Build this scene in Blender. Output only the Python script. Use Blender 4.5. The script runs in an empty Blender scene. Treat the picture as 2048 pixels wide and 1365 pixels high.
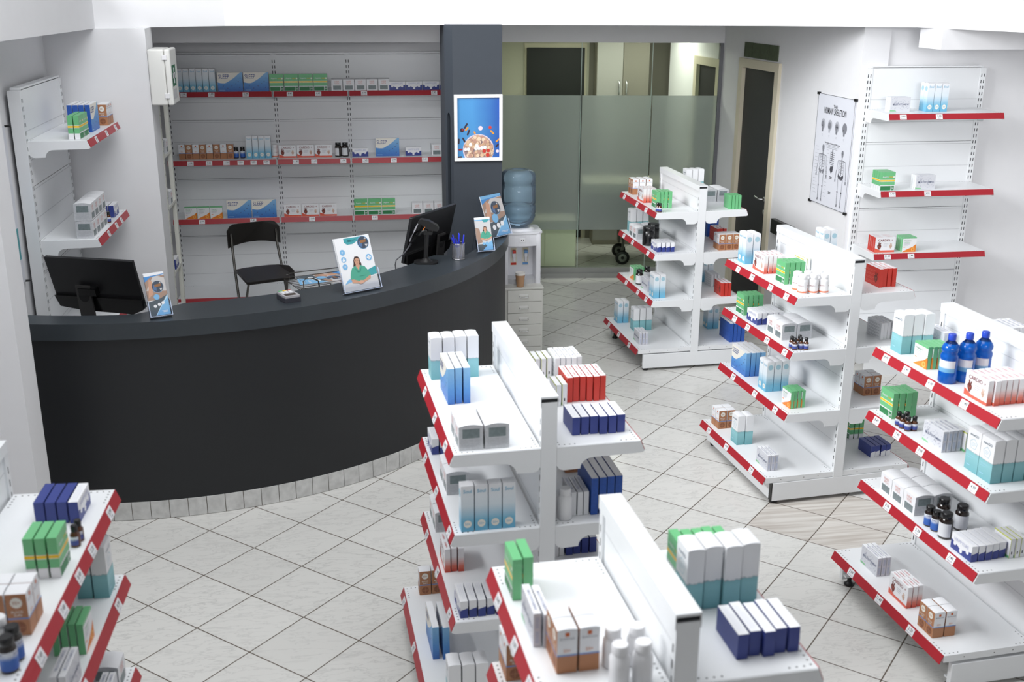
import bpy, bmesh, math, random
from mathutils import Matrix, Vector
random.seed(7)
R = math.radians
C = bpy.context.scene.collection
scene = bpy.context.scene
# ------------------------------------------------------------------ camera
PITCH, ROLL, YAW = R(18.008), R(0.271), R(8.4)
fw = Vector((math.sin(YAW)*math.cos(PITCH), math.cos(YAW)*math.cos(PITCH), -math.sin(PITCH)))
rt = Vector((math.cos(YAW), -math.sin(YAW), 0))
up = rt.cross(fw)
r2 = rt*math.cos(ROLL)+up*math.sin(ROLL)
u2 = up*math.cos(ROLL)-rt*math.sin(ROLL)
cd = bpy.data.cameras.new('camera'); cam = bpy.data.objects.new('camera', cd); C.objects.link(cam)
m = Matrix((r2, u2, -fw)).transposed().to_4x4(); m.translation = Vector((0, 0, 3.1685)); cam.matrix_world = m
cd.sensor_width = 36; cd.lens = 2197.74/2048*36; cd.clip_start = .1; cd.clip_end = 60
cd.dof.use_dof = True; cd.dof.focus_distance = 8.0; cd.dof.aperture_fstop = 3.2
scene.camera = cam
# ------------------------------------------------------------------ light
w = bpy.data.worlds.new('daylight'); scene.world = w; w.use_nodes = True
bg = w.node_tree.nodes['Background']; bg.inputs[0].default_value = (.93, .96, 1, 1); bg.inputs[1].default_value = .13
def area(name, loc, target, sx, sy, power, col=(1, 1, 1), spread=180):
    l = bpy.data.lights.new(name, 'AREA'); l.shape = 'RECTANGLE'; l.size = sx; l.size_y = sy; l.energy = power; l.color = col; l.spread = R(spread)
    o = bpy.data.objects.new(name, l); C.objects.link(o); o.location = loc
    o.rotation_euler = (Vector(target)-Vector(loc)).to_track_quat('-Z', 'Y').to_euler(); return o
area('skylight', (0.3, 4.6, 6.4), (1.2, 6.0, 0), 4.5, 5.0, 360, (.97, .985, 1))
area('side_window', (-4.6, 4.6, 5.0), (3.0, 6.6, .9), 4.0, 2.6, 430, (.97, .985, 1), 120)
area('rear_window', (1.2, -4.2, 4.0), (4.1, 10, 1.9), 4.6, 1.9, 70, (.98, .985, 1), 62)
area('back_room_fill', (3.1, 12.75, 2.70), (3.1, 12.75, 0), 1.6, .5, 30, (1, .985, .93))  # added fill light, brightens the room behind the glass; no fixture there
scene.view_settings.view_transform = 'Standard'; scene.view_settings.look = 'None'
scene.view_settings.exposure = -0.18; scene.view_settings.gamma = 1.0; scene.view_settings.use_curve_mapping = False
# ------------------------------------------------------------------ materials
def lin(c):
    return tuple(((v/255)/12.92 if v/255 <= .04045 else ((v/255+.055)/1.055)**2.4) for v in c)
MAT = {}
def mat(name, rgb, rough=.5, metal=0., var=0., scale=30., bump=0., spec=None, coat=0.):
    if name in MAT: return MAT[name]
    m = bpy.data.materials.new(name); m.use_nodes = True; nt = m.node_tree; b = nt.nodes['Principled BSDF']
    c = (*lin(rgb), 1); b.inputs['Base Color'].default_value = c
    b.inputs['Roughness'].default_value = rough; b.inputs['Metallic'].default_value = metal
    if spec is not None: b.inputs['Specular IOR Level'].default_value = spec
    if coat: b.inputs['Coat Weight'].default_value = coat; b.inputs['Coat Roughness'].default_value = .13
    if var or bump:
        tc = nt.nodes.new('ShaderNodeTexCoord'); n = nt.nodes.new('ShaderNodeTexNoise'); n.inputs['Scale'].default_value = scale
        n.inputs['Detail'].default_value = 4
        nt.links.new(tc.outputs['Object'], n.inputs['Vector'])
        if var:
            mx = nt.nodes.new('ShaderNodeMix'); mx.data_type = 'RGBA'
            mx.inputs['A'].default_value = tuple(v*(1-var) for v in c[:3])+(1,); mx.inputs['B'].default_value = tuple(min(1, v*(1+var)) for v in c[:3])+(1,)
            nt.links.new(n.outputs['Fac'], mx.inputs['Factor']); nt.links.new(mx.outputs['Result'], b.inputs['Base Color'])
        if bump:
            bp = nt.nodes.new('ShaderNodeBump'); bp.inputs['Strength'].default_value = bump; bp.inputs['Distance'].default_value = .004
            nt.links.new(n.outputs['Fac'], bp.inputs['Height']); nt.links.new(bp.outputs['Normal'], b.inputs['Normal'])
    MAT[name] = m; return m
def ramp_mat(name, stops, axis=2, rough=.45, noise=0., nscale=40., constant=False):
    """printed colour that changes along an axis of the object (a package print)"""
    if name in MAT: return MAT[name]
    m = bpy.data.materials.new(name); m.use_nodes = True; nt = m.node_tree; b = nt.nodes['Principled BSDF']; b.inputs['Roughness'].default_value = rough
    tc = nt.nodes.new('ShaderNodeTexCoord'); sp = nt.nodes.new('ShaderNodeSeparateXYZ'); nt.links.new(tc.outputs['Object'], sp.inputs[0])
    r = nt.nodes.new('ShaderNodeValToRGB'); src = sp.outputs[axis]
    lo, hi = stops[0][0], stops[-1][0]
    mr = nt.nodes.new('ShaderNodeMapRange'); mr.inputs['From Min'].default_value = lo; mr.inputs['From Max'].default_value = hi
    if noise:
        n = nt.nodes.new('ShaderNodeTexNoise'); n.inputs['Scale'].default_value = nscale; nt.links.new(tc.outputs['Object'], n.inputs['Vector'])
        ma = nt.nodes.new('ShaderNodeMath'); ma.operation = 'MULTIPLY_ADD'; ma.inputs[1].default_value = noise
        nt.links.new(n.outputs['Fac'], ma.inputs[0]); nt.links.new(src, ma.inputs[2]); src = ma.outputs[0]
    nt.links.new(src, mr.inputs['Value']); nt.links.new(mr.outputs[0], r.inputs[0]); nt.links.new(r.outputs[0], b.inputs['Base Color'])
    cr = r.color_ramp
    if constant: cr.interpolation = 'CONSTANT'
    while len(cr.elements) < len(stops): cr.elements.new(.5)
    for e, (p, c) in zip(cr.elements, stops): e.position = (p-lo)/(hi-lo); e.color = (*lin(c), 1)
    MAT[name] = m; return m
def clear_mat(name, tint=(255, 255, 255), gloss=.12, rough=.02):
    if name in MAT: return MAT[name]
    m = bpy.data.materials.new(name); m.use_nodes = True; nt = m.node_tree; nt.nodes.remove(nt.nodes['Principled BSDF'])
    out = nt.nodes['Material Output']; t = nt.nodes.new('ShaderNodeBsdfTransparent'); t.inputs[0].default_value = (*lin(tint), 1)
    g = nt.nodes.new('ShaderNodeBsdfGlossy'); g.inputs['Roughness'].default_value = rough
    f = nt.nodes.new('ShaderNodeLayerWeight'); f.inputs['Blend'].default_value = gloss
    mx = nt.nodes.new('ShaderNodeMixShader'); nt.links.new(f.outputs['Fresnel'], mx.inputs[0]); nt.links.new(t.outputs[0], mx.inputs[1]); nt.links.new(g.outputs[0], mx.inputs[2])
    nt.links.new(mx.outputs[0], out.inputs[0]); MAT[name] = m; return m
WHITE = mat('white_enamel', (236, 238, 240), .32, var=.015, scale=6)
WALL = mat('white_plaster', (232, 232, 234), .85, var=.02, scale=9, bump=.12)
DARK = mat('black_plastic', (22, 22, 23), .42)
BLACK = mat('black_void', (12, 12, 13), .7)
SLOT = mat('slot_shadow', (40, 41, 44), .8)
RED = mat('red_price_rail', (170, 34, 46), .42)
PAPER = mat('white_card', (238, 239, 242), .5, var=.01, scale=60)
INK = mat('black_ink', (38, 38, 44), .6)
GREYINK = mat('grey_ink', (150, 152, 160), .6)
CHROME = mat('chrome', (190, 190, 192), .22, 1.)
STEEL = mat('dull_steel_tube', (120, 118, 114), .3, 1.)
# ------------------------------------------------------------------ mesh building
_text = {}
def text_geo(s):
    if s not in _text:
        c = bpy.data.curves.new('t', 'FONT'); c.body = s; c.resolution_u = 2; c.offset = .007
        o = bpy.data.objects.new('t', c); me = o.to_mesh()
        vs = [tuple(v.co[:2]) for v in me.vertices]; fs = [tuple(p.vertices) for p in me.polygons]
        o.to_mesh_clear(); bpy.data.objects.remove(o); bpy.data.curves.remove(c)
        x0, x1 = min(v[0] for v in vs), max(v[0] for v in vs); y0, y1 = min(v[1] for v in vs), max(v[1] for v in vs)
        _text[s] = ([((x-(x0+x1)/2)/(x1-x0), (y-(y0+y1)/2)/(x1-x0)) for x, y in vs], fs)
    return _text[s]
class MB:
    def __init__(self): self.v = []; self.f = []; self.mi = []; self.m = []; self.sm = []
    def slot(self, m):
        if m not in self.m: self.m.append(m)
        return self.m.index(m)
    def add(self, vs, fs, m, smooth=False):
        b = len(self.v); self.v += [tuple(v) for v in vs]; i = self.slot(m)
        for f in fs: self.f.append([b+k for k in f]); self.mi.append(i); self.sm.append(smooth)
        return self
    def box(self, x0, x1, y0, y1, z0, z1, m, rz=0., o=(0, 0)):
        vs = [(x, y, z) for z in (z0, z1) for x, y in ((x0, y0), (x1, y0), (x1, y1), (x0, y1))]
        if rz: c, s = math.cos(rz), math.sin(rz); vs = [(o[0]+x*c-y*s, o[1]+x*s+y*c, z) for x, y, z in vs]
        return self.add(vs, [(3, 2, 1, 0), (4, 5, 6, 7), (0, 1, 5, 4), (1, 2, 6, 5), (2, 3, 7, 6), (3, 0, 4, 7)], m)
    def rbox(self, x0, x1, y0, y1, z0, z1, m, r=.01, axis='z', n=4):
        """box with its four edges along one axis rounded"""
        if axis == 'z': a0, a1, b0, b1, e0, e1 = x0, x1, y0, y1, z0, z1; P = lambda a, b, e: (a, b, e)
        elif axis == 'y': a0, a1, b0, b1, e0, e1 = x0, x1, z0, z1, y0, y1; P = lambda a, b, e: (a, e, b)
        else: a0, a1, b0, b1, e0, e1 = y0, y1, z0, z1, x0, x1; P = lambda a, b, e: (e, a, b)
        pts = []
        for cx, cy, st in ((a1-r, b1-r, 0), (a0+r, b1-r, 90), (a0+r, b0+r, 180), (a1-r, b0+r, 270)):
            for k in range(n+1): t = R(st+90*k/n); pts.append((cx+r*math.cos(t), cy+r*math.sin(t)))
        return self.prism(pts, e0, e1, m, P)
    def prism(self, pts, e0, e1, m, P=lambda a, b, e: (a, b, e), smooth=False):
        n = len(pts); vs = [P(a, b, e0) for a, b in pts]+[P(a, b, e1) for a, b in pts]
        self.add(vs, [list(range(n))[::-1], list(range(n, 2*n))], m)
        return self.add(vs, [(i, (i+1) % n, n+(i+1) % n, n+i) for i in range(n)], m, smooth)
    def lathe(self, prof, m, o=(0, 0, 0), n=16, smooth=True):
        vs = []; 
        for r, z in prof:
            for k in range(n): t = 2*math.pi*k/n; vs.append((o[0]+r*math.cos(t), o[1]+r*math.sin(t), o[2]+z))
        fs = []
        for i in range(len(prof)-1):
            for k in range(n): fs.append((i*n+k, i*n+(k+1) % n, (i+1)*n+(k+1) % n, (i+1)*n+k))
        self.add(vs, fs, m, smooth)
        b = len(prof)-1
        return self.add(vs, [tuple(range(n))[::-1], tuple(range(b*n, b*n+n))], m)
    def tube(self, pts, r, m, n=8, closed=False):
        pts = [Vector(p) for p in pts]; N = len(pts); vs = []
        for i, p in enumerate(pts):
            d = (pts[min(i+1, N-1)]-pts[max(i-1, 0)]).normalized()
            a = d.cross(Vector((0, 0, 1)) if abs(d.z) < .9 else Vector((1, 0, 0))).normalized(); b = d.cross(a)
            rr = r[i] if isinstance(r, (list, tuple)) else r
            for k in range(n): t = 2*math.pi*k/n; vs.append(p+a*rr*math.cos(t)+b*rr*math.sin(t))
        self.add(vs, [(i*n+k, i*n+(k+1) % n, (i+1)*n+(k+1) % n, (i+1)*n+k) for i in range(N-1) for k in range(n)], m, True)
        return self.add(vs, [tuple(range(n))[::-1], tuple(range((N-1)*n, N*n))], m)
    # flat printing: a frame is (origin, right, up, normal); coordinates in metres on the face
    def flat(self, fr, pts, m, lift=.0006):
        o, a, b, n = fr; return self.add([o+a*x+b*y+n*lift for x, y in pts], [list(range(len(pts)))], m)
    def rect(self, fr, x0, y0, x1, y1, m, lift=.0006): return self.flat(fr, ((x0, y0), (x1, y0), (x1, y1), (x0, y1)), m, lift)
    def disc(self, fr, cx, cy, r, m, lift=.0009, n=18, sx=1.):
        return self.flat(fr, [(cx+sx*r*math.cos(2*math.pi*k/n), cy+r*math.sin(2*math.pi*k/n)) for k in range(n)], m, lift)
    def text(self, fr, s, cx, cy, width, m, lift=.0012, sy=1.):
        vs, fs = text_geo(s); o, a, b, n = fr
        return self.add([o+a*(cx+x*width)+b*(cy+y*width*sy)+n*lift for x, y in vs], fs, m)
    def stroke(self, fr, pts, wd, m, lift=.0009):
        for (x0, y0), (x1, y1) in zip(pts, pts[1:]):
            d = math.hypot(x1-x0, y1-y0) or 1; nx, ny = -(y1-y0)/d*wd/2, (x1-x0)/d*wd/2
            self.flat(fr, ((x0+nx, y0+ny), (x0-nx, y0-ny), (x1-nx, y1-ny), (x1+nx, y1+ny)), m, lift)
        return self
    def mesh(self, name):
        me = bpy.data.meshes.new(name); me.from_pydata([tuple(v) for v in self.v], [], self.f); 
        for m in self.m: me.materials.append(m)
        me.polygons.foreach_set('material_index', self.mi); me.polygons.foreach_set('use_smooth', self.sm); me.update(); return me
    def build(self, name, parent=None, loc=None, rz=None):
        o = bpy.data.objects.new(name, self.mesh(name)); C.objects.link(o)
        if parent: o.parent = parent
        if loc: o.location = loc
        if rz: o.rotation_euler.z = rz
        return o
def bevel(o, wd=.003, seg=2):
    b = o.modifiers.new('edge', 'BEVEL'); b.width = wd; b.segments = seg; b.limit_method = 'ANGLE'; b.angle_limit = R(50); return o
def tag(o, label, cat, group=None):
    o['label'] = label; o['category'] = cat
    if group: o['group'] = group
    return o
def thing(name, label, cat, loc=(0, 0, 0), rz=0., group=None):
    o = bpy.data.objects.new(name, None); C.objects.link(o); o.location = loc; o.rotation_euler.z = rz; o.empty_display_size = .1
    return tag(o, label, cat, group)
def struct(name, mb, parent=None):
    o = mb.build(name, parent); o['kind'] = 'structure'; return o
def frame(o, a, b):
    a = Vector(a).normalized(); b = Vector(b).normalized(); return (Vector(o), a, b, a.cross(b))
def copy_tree(root):
    c = root.copy(); C.objects.link(c)
    for ch in root.children:
        d = ch.copy(); C.objects.link(d); d.parent = c
        for g in ch.children: e = g.copy(); C.objects.link(e); e.parent = d
    return c
# ================================================================== the room
CEIL = 2.855
def floor_material():
    m = bpy.data.materials.new('marble_floor_tiles'); m.use_nodes = True; nt = m.node_tree; L = nt.links.new; N = nt.nodes.new
    b = nt.nodes['Principled BSDF']; b.inputs['Roughness'].default_value = .22; b.inputs['Specular IOR Level'].default_value = .35
    geo = N('ShaderNodeNewGeometry'); mp = N('ShaderNodeMapping'); mp.vector_type = 'TEXTURE'
    mp.inputs['Location'].default_value = (-.9366, 6.1927, 0); mp.inputs['Rotation'].default_value = (0, 0, R(-42.0)); mp.inputs['Scale'].default_value = (.3825, .3825, 1)
    L(geo.outputs['Position'], mp.inputs['Vector'])
    sp = N('ShaderNodeSeparateXYZ'); L(mp.outputs[0], sp.inputs[0])
    def M(op, a, bb=None, c=None):
        n = N('ShaderNodeMath'); n.operation = op
        for i, v in enumerate((a, bb, c)):
            if v is None: continue
            if isinstance(v, (int, float)): n.inputs[i].default_value = v
            else: L(v, n.inputs[i])
        return n.outputs[0]
    fx, fy = M('FRACT', sp.outputs[0]), M('FRACT', sp.outputs[1]); ix, iy = M('FLOOR', sp.outputs[0]), M('FLOOR', sp.outputs[1])
    d = M('MINIMUM', M('MINIMUM', fx, M('SUBTRACT', 1, fx)), M('MINIMUM', fy, M('SUBTRACT', 1, fy)))
    grout = M('LESS_THAN', d, .0085)
    cv = N('ShaderNodeCombineXYZ'); L(ix, cv.inputs[0]); L(iy, cv.inputs[1])
    wn = N('ShaderNodeTexWhiteNoise'); L(cv.outputs[0], wn.inputs['Vector'])
    # veins: stretched noise, offset in every tile
    ad = N('ShaderNodeVectorMath'); ad.operation = 'MULTIPLY_ADD'; L(wn.outputs['Color'], ad.inputs[0]); ad.inputs[1].default_value = (7, 7, 7); L(geo.outputs['Position'], ad.inputs[2])
    m2 = N('ShaderNodeMapping'); m2.inputs['Rotation'].default_value = (0, 0, R(-14)); m2.inputs['Scale'].default_value = (3.0, 11.5, 1); L(ad.outputs[0], m2.inputs[0])
    n1 = N('ShaderNodeTexNoise'); n1.inputs['Scale'].default_value = 1.6; n1.inputs['Detail'].default_value = 7; n1.inputs['Roughness'].default_value = .62; n1.inputs['Distortion'].default_value = .7; L(m2.outputs[0], n1.inputs[0])
    vein = N('ShaderNodeValToRGB'); cr = vein.color_ramp; cr.elements[0].position = .478; cr.elements[0].color = (1, 1, 1, 1); cr.elements[1].position = .5; cr.elements[1].color = (0, 0, 0, 1)
    e = cr.elements.new(.535); e.color = (1, 1, 1, 1); L(n1.outputs['Fac'], vein.inputs[0])
    n2 = N('ShaderNodeTexNoise'); n2.inputs['Scale'].default_value = 1.7; n2.inputs['Detail'].default_value = 3; L(ad.outputs[0], n2.inputs[0])
    vm = M('MULTIPLY', M('SUBTRACT', 1, vein.outputs[0]), M('MULTIPLY', n2.outputs['Fac'], .56))
    mx = N('ShaderNodeMix'); mx.data_type = 'RGBA'; L(vm, mx.inputs['Factor']); mx.inputs['A'].default_value = (*lin((222, 221, 217)), 1); mx.inputs['B'].default_value = (*lin((150, 149, 148)), 1)
    # a few replacement tiles with straight brown-grey veins
    m3 = N('ShaderNodeMapping'); m3.inputs['Rotation'].default_value = (0, 0, R(10)); m3.inputs['Scale'].default_value = (1.2, 17, 1); L(geo.outputs['Position'], m3.inputs[0])
    n3 = N('ShaderNodeTexNoise'); n3.inputs['Scale'].default_value = 1.8; n3.inputs['Detail'].default_value = 5; L(m3.outputs[0], n3.inputs[0])
    wr = N('ShaderNodeValToRGB'); wr.color_ramp.elements[0].position = .35; wr.color_ramp.elements[0].color = (*lin((190, 182, 174)), 1); wr.color_ramp.elements[1].position = .62; wr.color_ramp.elements[1].color = (*lin((218, 214, 208)), 1); L(n3.outputs['Fac'], wr.inputs[0])
    cells = None
    for (a, c) in WOOD_CELLS:
        k = M('MULTIPLY', M('COMPARE', ix, a, .1), M('COMPARE', iy, c, .1)); cells = k if cells is None else M('MAXIMUM', cells, k)
    m4 = N('ShaderNodeMix'); m4.data_type = 'RGBA'; L(cells, m4.inputs['Factor']); L(mx.outputs['Result'], m4.inputs['A']); L(wr.outputs[0], m4.inputs['B'])
    # slight tone from tile to tile
    hs = N('ShaderNodeHueSaturation'); L(m4.outputs['Result'], hs.inputs['Color']); L(M('MULTIPLY_ADD', wn.outputs['Value'], .07, .95), hs.inputs['Value'])
    mg = N('ShaderNodeMix'); mg.data_type = 'RGBA'; L(grout, mg.inputs['Factor']); L(hs.outputs[0], mg.inputs['A']); mg.inputs['B'].default_value = (*lin((100, 90, 80)), 1)
    L(mg.outputs['Result'], b.inputs['Base Color'])
    bp = N('ShaderNodeBump'); bp.inputs['Strength'].default_value = .5; bp.inputs['Distance'].default_value = .002; L(M('SUBTRACT', 1, grout), bp.inputs['Height']); L(bp.outputs[0], b.inputs['Normal'])
    return m
def cell_of(x, y):
    a = R(-42.0); dx, dy = x+.9366, y-6.1927
    return (math.floor((dx*math.cos(a)+dy*math.sin(a))/.3825), math.floor((-dx*math.sin(a)+dy*math.cos(a))/.3825))
WOOD_CELLS = sorted({cell_of(*p) for p in ((2.42, 5.75), (2.75, 5.85), (2.72, 5.62), (2.95, 5.95), (3.02, 5.72))})
FLOOR = floor_material()
struct('floor', MB().box(-3.2, 7, -1.5, 14.6, -.1, 0, FLOOR))
# upper slab with the opening the camera looks down through
void = [(-1.93, -1.5), (-1.93, 5.5), (-1.881, 6.604), (-1.755, 8.447), (-.902, 8.916), (.804, 9.105), (1.254, 9.099), (3.445, 8.841), (4.494, 8.498), (4.808, 7.547), (4.95, 6.4), (4.95, -1.5)]
outer = [(-3.2, -1.5), (-3.2, 5.5), (-3.2, 6.6), (-3.2, 14.6), (-.9, 14.6), (.8, 14.6), (1.25, 14.6), (3.45, 14.6), (7, 14.6), (7, 7.5), (7, 6.4), (7, -1.5)]
mb = MB()
for i in range(len(void)-1):
    q = [void[i], void[i+1], outer[i+1], outer[i]]
    mb.prism(q, CEIL, 3.16, WALL)
mb.prism([(-3.2, -5.0), (7, -5.0), (7, .3), (-3.2, .3)], 2.70, 2.86, WALL)      # gallery floor under the camera
struct('ceiling', mb)
LX = -2.11; PX = -1.411
mb = MB(); mb.box(LX-.2, LX, 6.0, 8.62, 0, CEIL, WALL); struct('wall_left', mb)
struct('wall_front_unseen', MB().box(-3.2, 7, -1.6, -1.4, 0, 2.70, WALL))  # unseen wall, added to keep low light off the near rack ends
struct('wall_left_front', MB().box(LX-.2, -1.9, -1.5, 6.0, 0, CEIL, WALL))
struct('trim_pier', MB().box(-1.9, -1.756, 5.75, 6.0, 0, CEIL, WALL))
struct('wall_back_left', MB().box(LX, PX, 8.414, 8.69, 0, CEIL, WALL))
struct('wall_side', MB().box(-1.95, -1.78, 8.69, 10.98, 0, CEIL, WALL))
struct('wall_back', MB().box(-1.95, 1.45, 10.98, 11.15, 0, CEIL, WALL))
struct('trim_beam_back', MB().box(-1.78, .875, 10.28, 10.6, 2.665, CEIL, WALL))
RY = 8.80
struct('wall_right_back', MB().box(4.18, 7, RY, RY+.02, 0, CEIL, WALL).box(4.18+.25, 7, RY+.02, RY+.3, 0, CEIL, WALL))
struct('wall_right', MB().box(6.8, 7, -1.5, RY, 0, CEIL, WALL))
struct('trim_beam_right', MB().box(4.55, 6.8, 8.2, 8.55, 2.70, CEIL, WALL))
# angled wall with the dark door (and, past the glass, a second door)
WA = R(3.5); W0 = Vector((4.18, RY-.04, 0)); wd = Vector((-math.sin(WA), math.cos(WA), 0)); wn_ = Vector((-math.cos(WA), -math.sin(WA), 0))
WM = Matrix((wd, wn_, Vector((0, 0, 1)))).transposed().to_4x4(); WM.translation = W0      # local x along the wall, y out into the shop
def onwall(o): o.matrix_world = WM; return o
D0, D1 = 1.56, 2.36
mb = MB()
mb.box(0, D0, -.24, 0, 0, CEIL, WALL).box(D1, 3.04, -.24, 0, 0, CEIL, WALL).box(3.64, 4.6, -.24, 0, 0, CEIL, WALL).box(3.04, 3.64, -.24, 0, 2.33, CEIL, WALL).box(3.04, 3.64, -.24, -.2, 0, 2.33, WALL).box(D0, D1, -.24, 0, 2.385, CEIL, WALL)
onwall(struct('wall_right_angled', mb))
BEIGE = mat('cream_door_frame', (214, 206, 184), .55, var=.03, scale=14)
DOORM = mat('charcoal_door', (46, 46, 48), .5, var=.04, scale=7)
def door(name, a, b, top, parent_m):
    mb = MB(); mb.box(a-.075, a+.012, -.02, .03, 0, top+.075, BEIGE).box(b-.012, b+.075, -.02, .03, 0, top+.075, BEIGE).box(a+.012, b-.012, -.02, .03, top-.012, top+.075, BEIGE)
    root = mb.build(name); root['kind'] = 'structure'; root.matrix_world = parent_m
    lf = MB().box(a+.012, b-.012, -.05, -.012, 0.01, top-.012, DOORM).build('door_leaf', root)
    h = MB(); hx = a+.10
    h.lathe([(.0, 0), (.024, 0), (.024, .012), (.0, .012)], CHROME, n=14)
    h.v = [(hx+x, -.012+z, 1.13+y) for x, y, z in h.v]
    h.tube([(hx, .0, 1.13), (hx, .035, 1.13), (hx+.02, .045, 1.13), (hx+.12, .045, 1.14)], .009, CHROME)
    k = len(h.v); h.lathe([(.0, 0), (.017, 0), (.017, .01), (.0, .01)], CHROME, n=12); h.v[k:] = [(hx+x, -.012+z, 1.0+y*1.5) for x, y, z in h.v[k:]]
    h.build('door_handle', root); return root
door('door_1', D0, D1, 2.385, WM)
# strip of old green panelling above the door
GREEN = mat('worn_green_panel', (78, 88, 66), .7, var=.35, scale=24)
mb = MB()
for i in range(4): mb.box(D0+.01+i*.2, D0+.2+i*.2, 0, .012, 2.475, 2.62, GREEN)
onwall(struct('trim_panelling', mb))
# glass partition
G0 = Vector((2.10, 11.89, 0)); gd = Vector((.99265, -.12105, 0)).normalized(); gn = Vector((-gd.y, gd.x, 0)); GM = Matrix((gd, gn, Vector((0, 0, 1)))).transposed().to_4x4(); GM.translation = G0+gn*.06
def onglass(o): o.matrix_world = GM; return o
GLASS = clear_mat('window_glass', (240, 245, 238), .04, .0)
def frosted():
    m = bpy.data.materials.new('frosted_film'); m.use_nodes = True; nt = m.node_tree; b = nt.nodes['Principled BSDF']
    b.inputs['Base Color'].default_value = (*lin((226, 230, 226)), 1); b.inputs['Transmission Weight'].default_value = 1; b.inputs['Roughness'].default_value = .42; b.inputs['IOR'].default_value = 1.12
    d = nt.nodes.new('ShaderNodeBsdfDiffuse'); d.inputs[0].default_value = (*lin((205, 214, 212)), 1)
    t = nt.nodes.new('ShaderNodeBsdfTranslucent'); t.inputs[0].default_value = (*lin((190, 198, 194)), 1)
    m1 = nt.nodes.new('ShaderNodeMixShader'); m1.inputs[0].default_value = .45; nt.links.new(d.outputs[0], m1.inputs[1]); nt.links.new(t.outputs[0], m1.inputs[2])
    mx = nt.nodes.new('ShaderNodeMixShader'); mx.inputs[0].default_value = .45
    nt.links.new(b.outputs[0], mx.inputs[1]); nt.links.new(m1.outputs[0], mx.inputs[2]); nt.links.new(mx.outputs[0], nt.nodes['Material Output'].inputs[0]); return m
FROST = frosted()
GEDGE = mat('glass_edge', (176, 196, 184), .25)
for i, (a, b) in enumerate(((-.62, .395), (.402, 1.158), (1.166, 1.88))):
    p = MB().box(a, b, -.005, .005, .11, 2.58, GLASS).build('window_%d' % (i+1)); p['kind'] = 'structure'; onglass(p)
    MB().box(a+.006, b-.006, -.0075, -.0055, .545, 2.025, FROST).build('frosted_film', p)
    MB().box(b-.004, b+(.003 if i < 2 else 0), -.006, .006, .11, 2.58, GEDGE).build('glass_edge', p)
GREYT = mat('grey_post', (104, 106, 110), .5)
onglass(struct('trim_glass_post', MB().box(1.875, 1.945, -.035, .035, 0, 2.6, GREYT)))
STEP = mat('grey_stone_step', (150, 152, 148), .4, var=.06, scale=8)
onglass(struct('trim_glass_plinth', MB().box(-.9, 1.875, -.06, .06, 0, .05, STEP).box(-.9, 1.875, -.03, .05, .05, .11, STEP)))
onglass(struct('trim_beam_glass', MB().box(-1.15, 2.05, -.04, .22, 2.58, CEIL, WALL)))
# the room behind the glass
ROOMW = mat('beige_wall', (190, 187, 172), .8, var=.03, scale=5)
GREYW = mat('taupe_wall_panel', (126, 122, 112), .75, var=.03, scale=5)
onglass(struct('wall_room_back', MB().box(-1.3, .66, 2.0, 2.1, 0, CEIL, ROOMW).box(.66, 2.6, 2.0, 2.1, 0, CEIL, GREYW)))
onglass(struct('wall_room_left', MB().box(-1.0, -.9, 0.06, 2.0, 0, CEIL, ROOMW)))
onglass(struct('door_3', MB().box(-.12, .60, 1.95, 1.985, .02, 2.42, mat('black_door', (14, 14, 15), .5)).box(-.15, .63, 1.985, 1.999, 0, 2.47, BEIGE)))
door('door_2', 3.04, 3.64, 2.33, WM)
ward = thing('wardrobe', 'tall pale grey two-door wardrobe standing behind the glass partition', 'wardrobe'); onglass(ward)
WGREY = mat('pale_grey_laminate', (158, 156, 152), .5)
MB().box(.72, 1.36, 1.62, 1.99, 0, 2.52, mat('taupe_laminate', (160, 155, 142), .5)).build('body', ward)
for a, b in ((.725, 1.035), (1.045, 1.355)):
    dr = MB().box(a, b, 1.60, 1.619, .06, 2.5, WGREY if a < 1 else GREYW).build('door', ward)
    hx = b-.04 if a < 1 else a+.04
    MB().tube([(hx, 1.60, 1.75), (hx, 1.575, 1.78), (hx, 1.57, 1.9), (hx, 1.575, 2.02), (hx, 1.60, 2.05)], .009, CHROME).build('handle', dr)
cab = thing('low_cabinet', 'low cream cabinet close behind the glass beside the water cooler', 'cabinet'); onglass(cab)
CREAM = mat('cream_laminate', (240, 238, 222), .5)
MB().box(-.32, .385, .12, .52, 0, .62, CREAM).build('body', cab); MB().box(-.32, .025, .105, .119, .05, .6, CREAM).build('door', cab); MB().box(.035, .38, .105, .119, .05, .6, CREAM).build('door', cab)
bed = thing('examination_trolley', 'wheeled patient trolley seen through the frosted glass', 'trolley bed'); onglass(bed)
BED = mat('dark_vinyl', (60, 66, 70), .5)
MB().rbox(.5, 1.7, .45, 1.05, .86, .98, mat('cream_sheet', (226, 222, 200), .8), .03).build('mattress', bed)
MB().box(.52, 1.68, .47, 1.03, .74, .86, BED).box(.52, 1.68, .47, 1.03, .56, .63, BED).build('frame', bed)
for x in (.98, 1.5):
    for y in (.55, .95):
        MB().tube([(x, y, .57), (x, y, .18)], .016, STEEL).build('leg', bed)
        wl = MB()
        wl.lathe([(.045, -.015), (.075, -.015), (.085, 0), (.075, .015), (.045, .015)], DARK, n=20); wl.lathe([(0, -.013), (.05, -.018), (.05, .018), (0, .013)], mat('grey_hub', (132, 132, 130), .5), n=14)
        wl.v = [(x+vx, y+vz, .086+vy) for vx, vy, vz in wl.v]; wl.build('wheel', bed)
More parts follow.
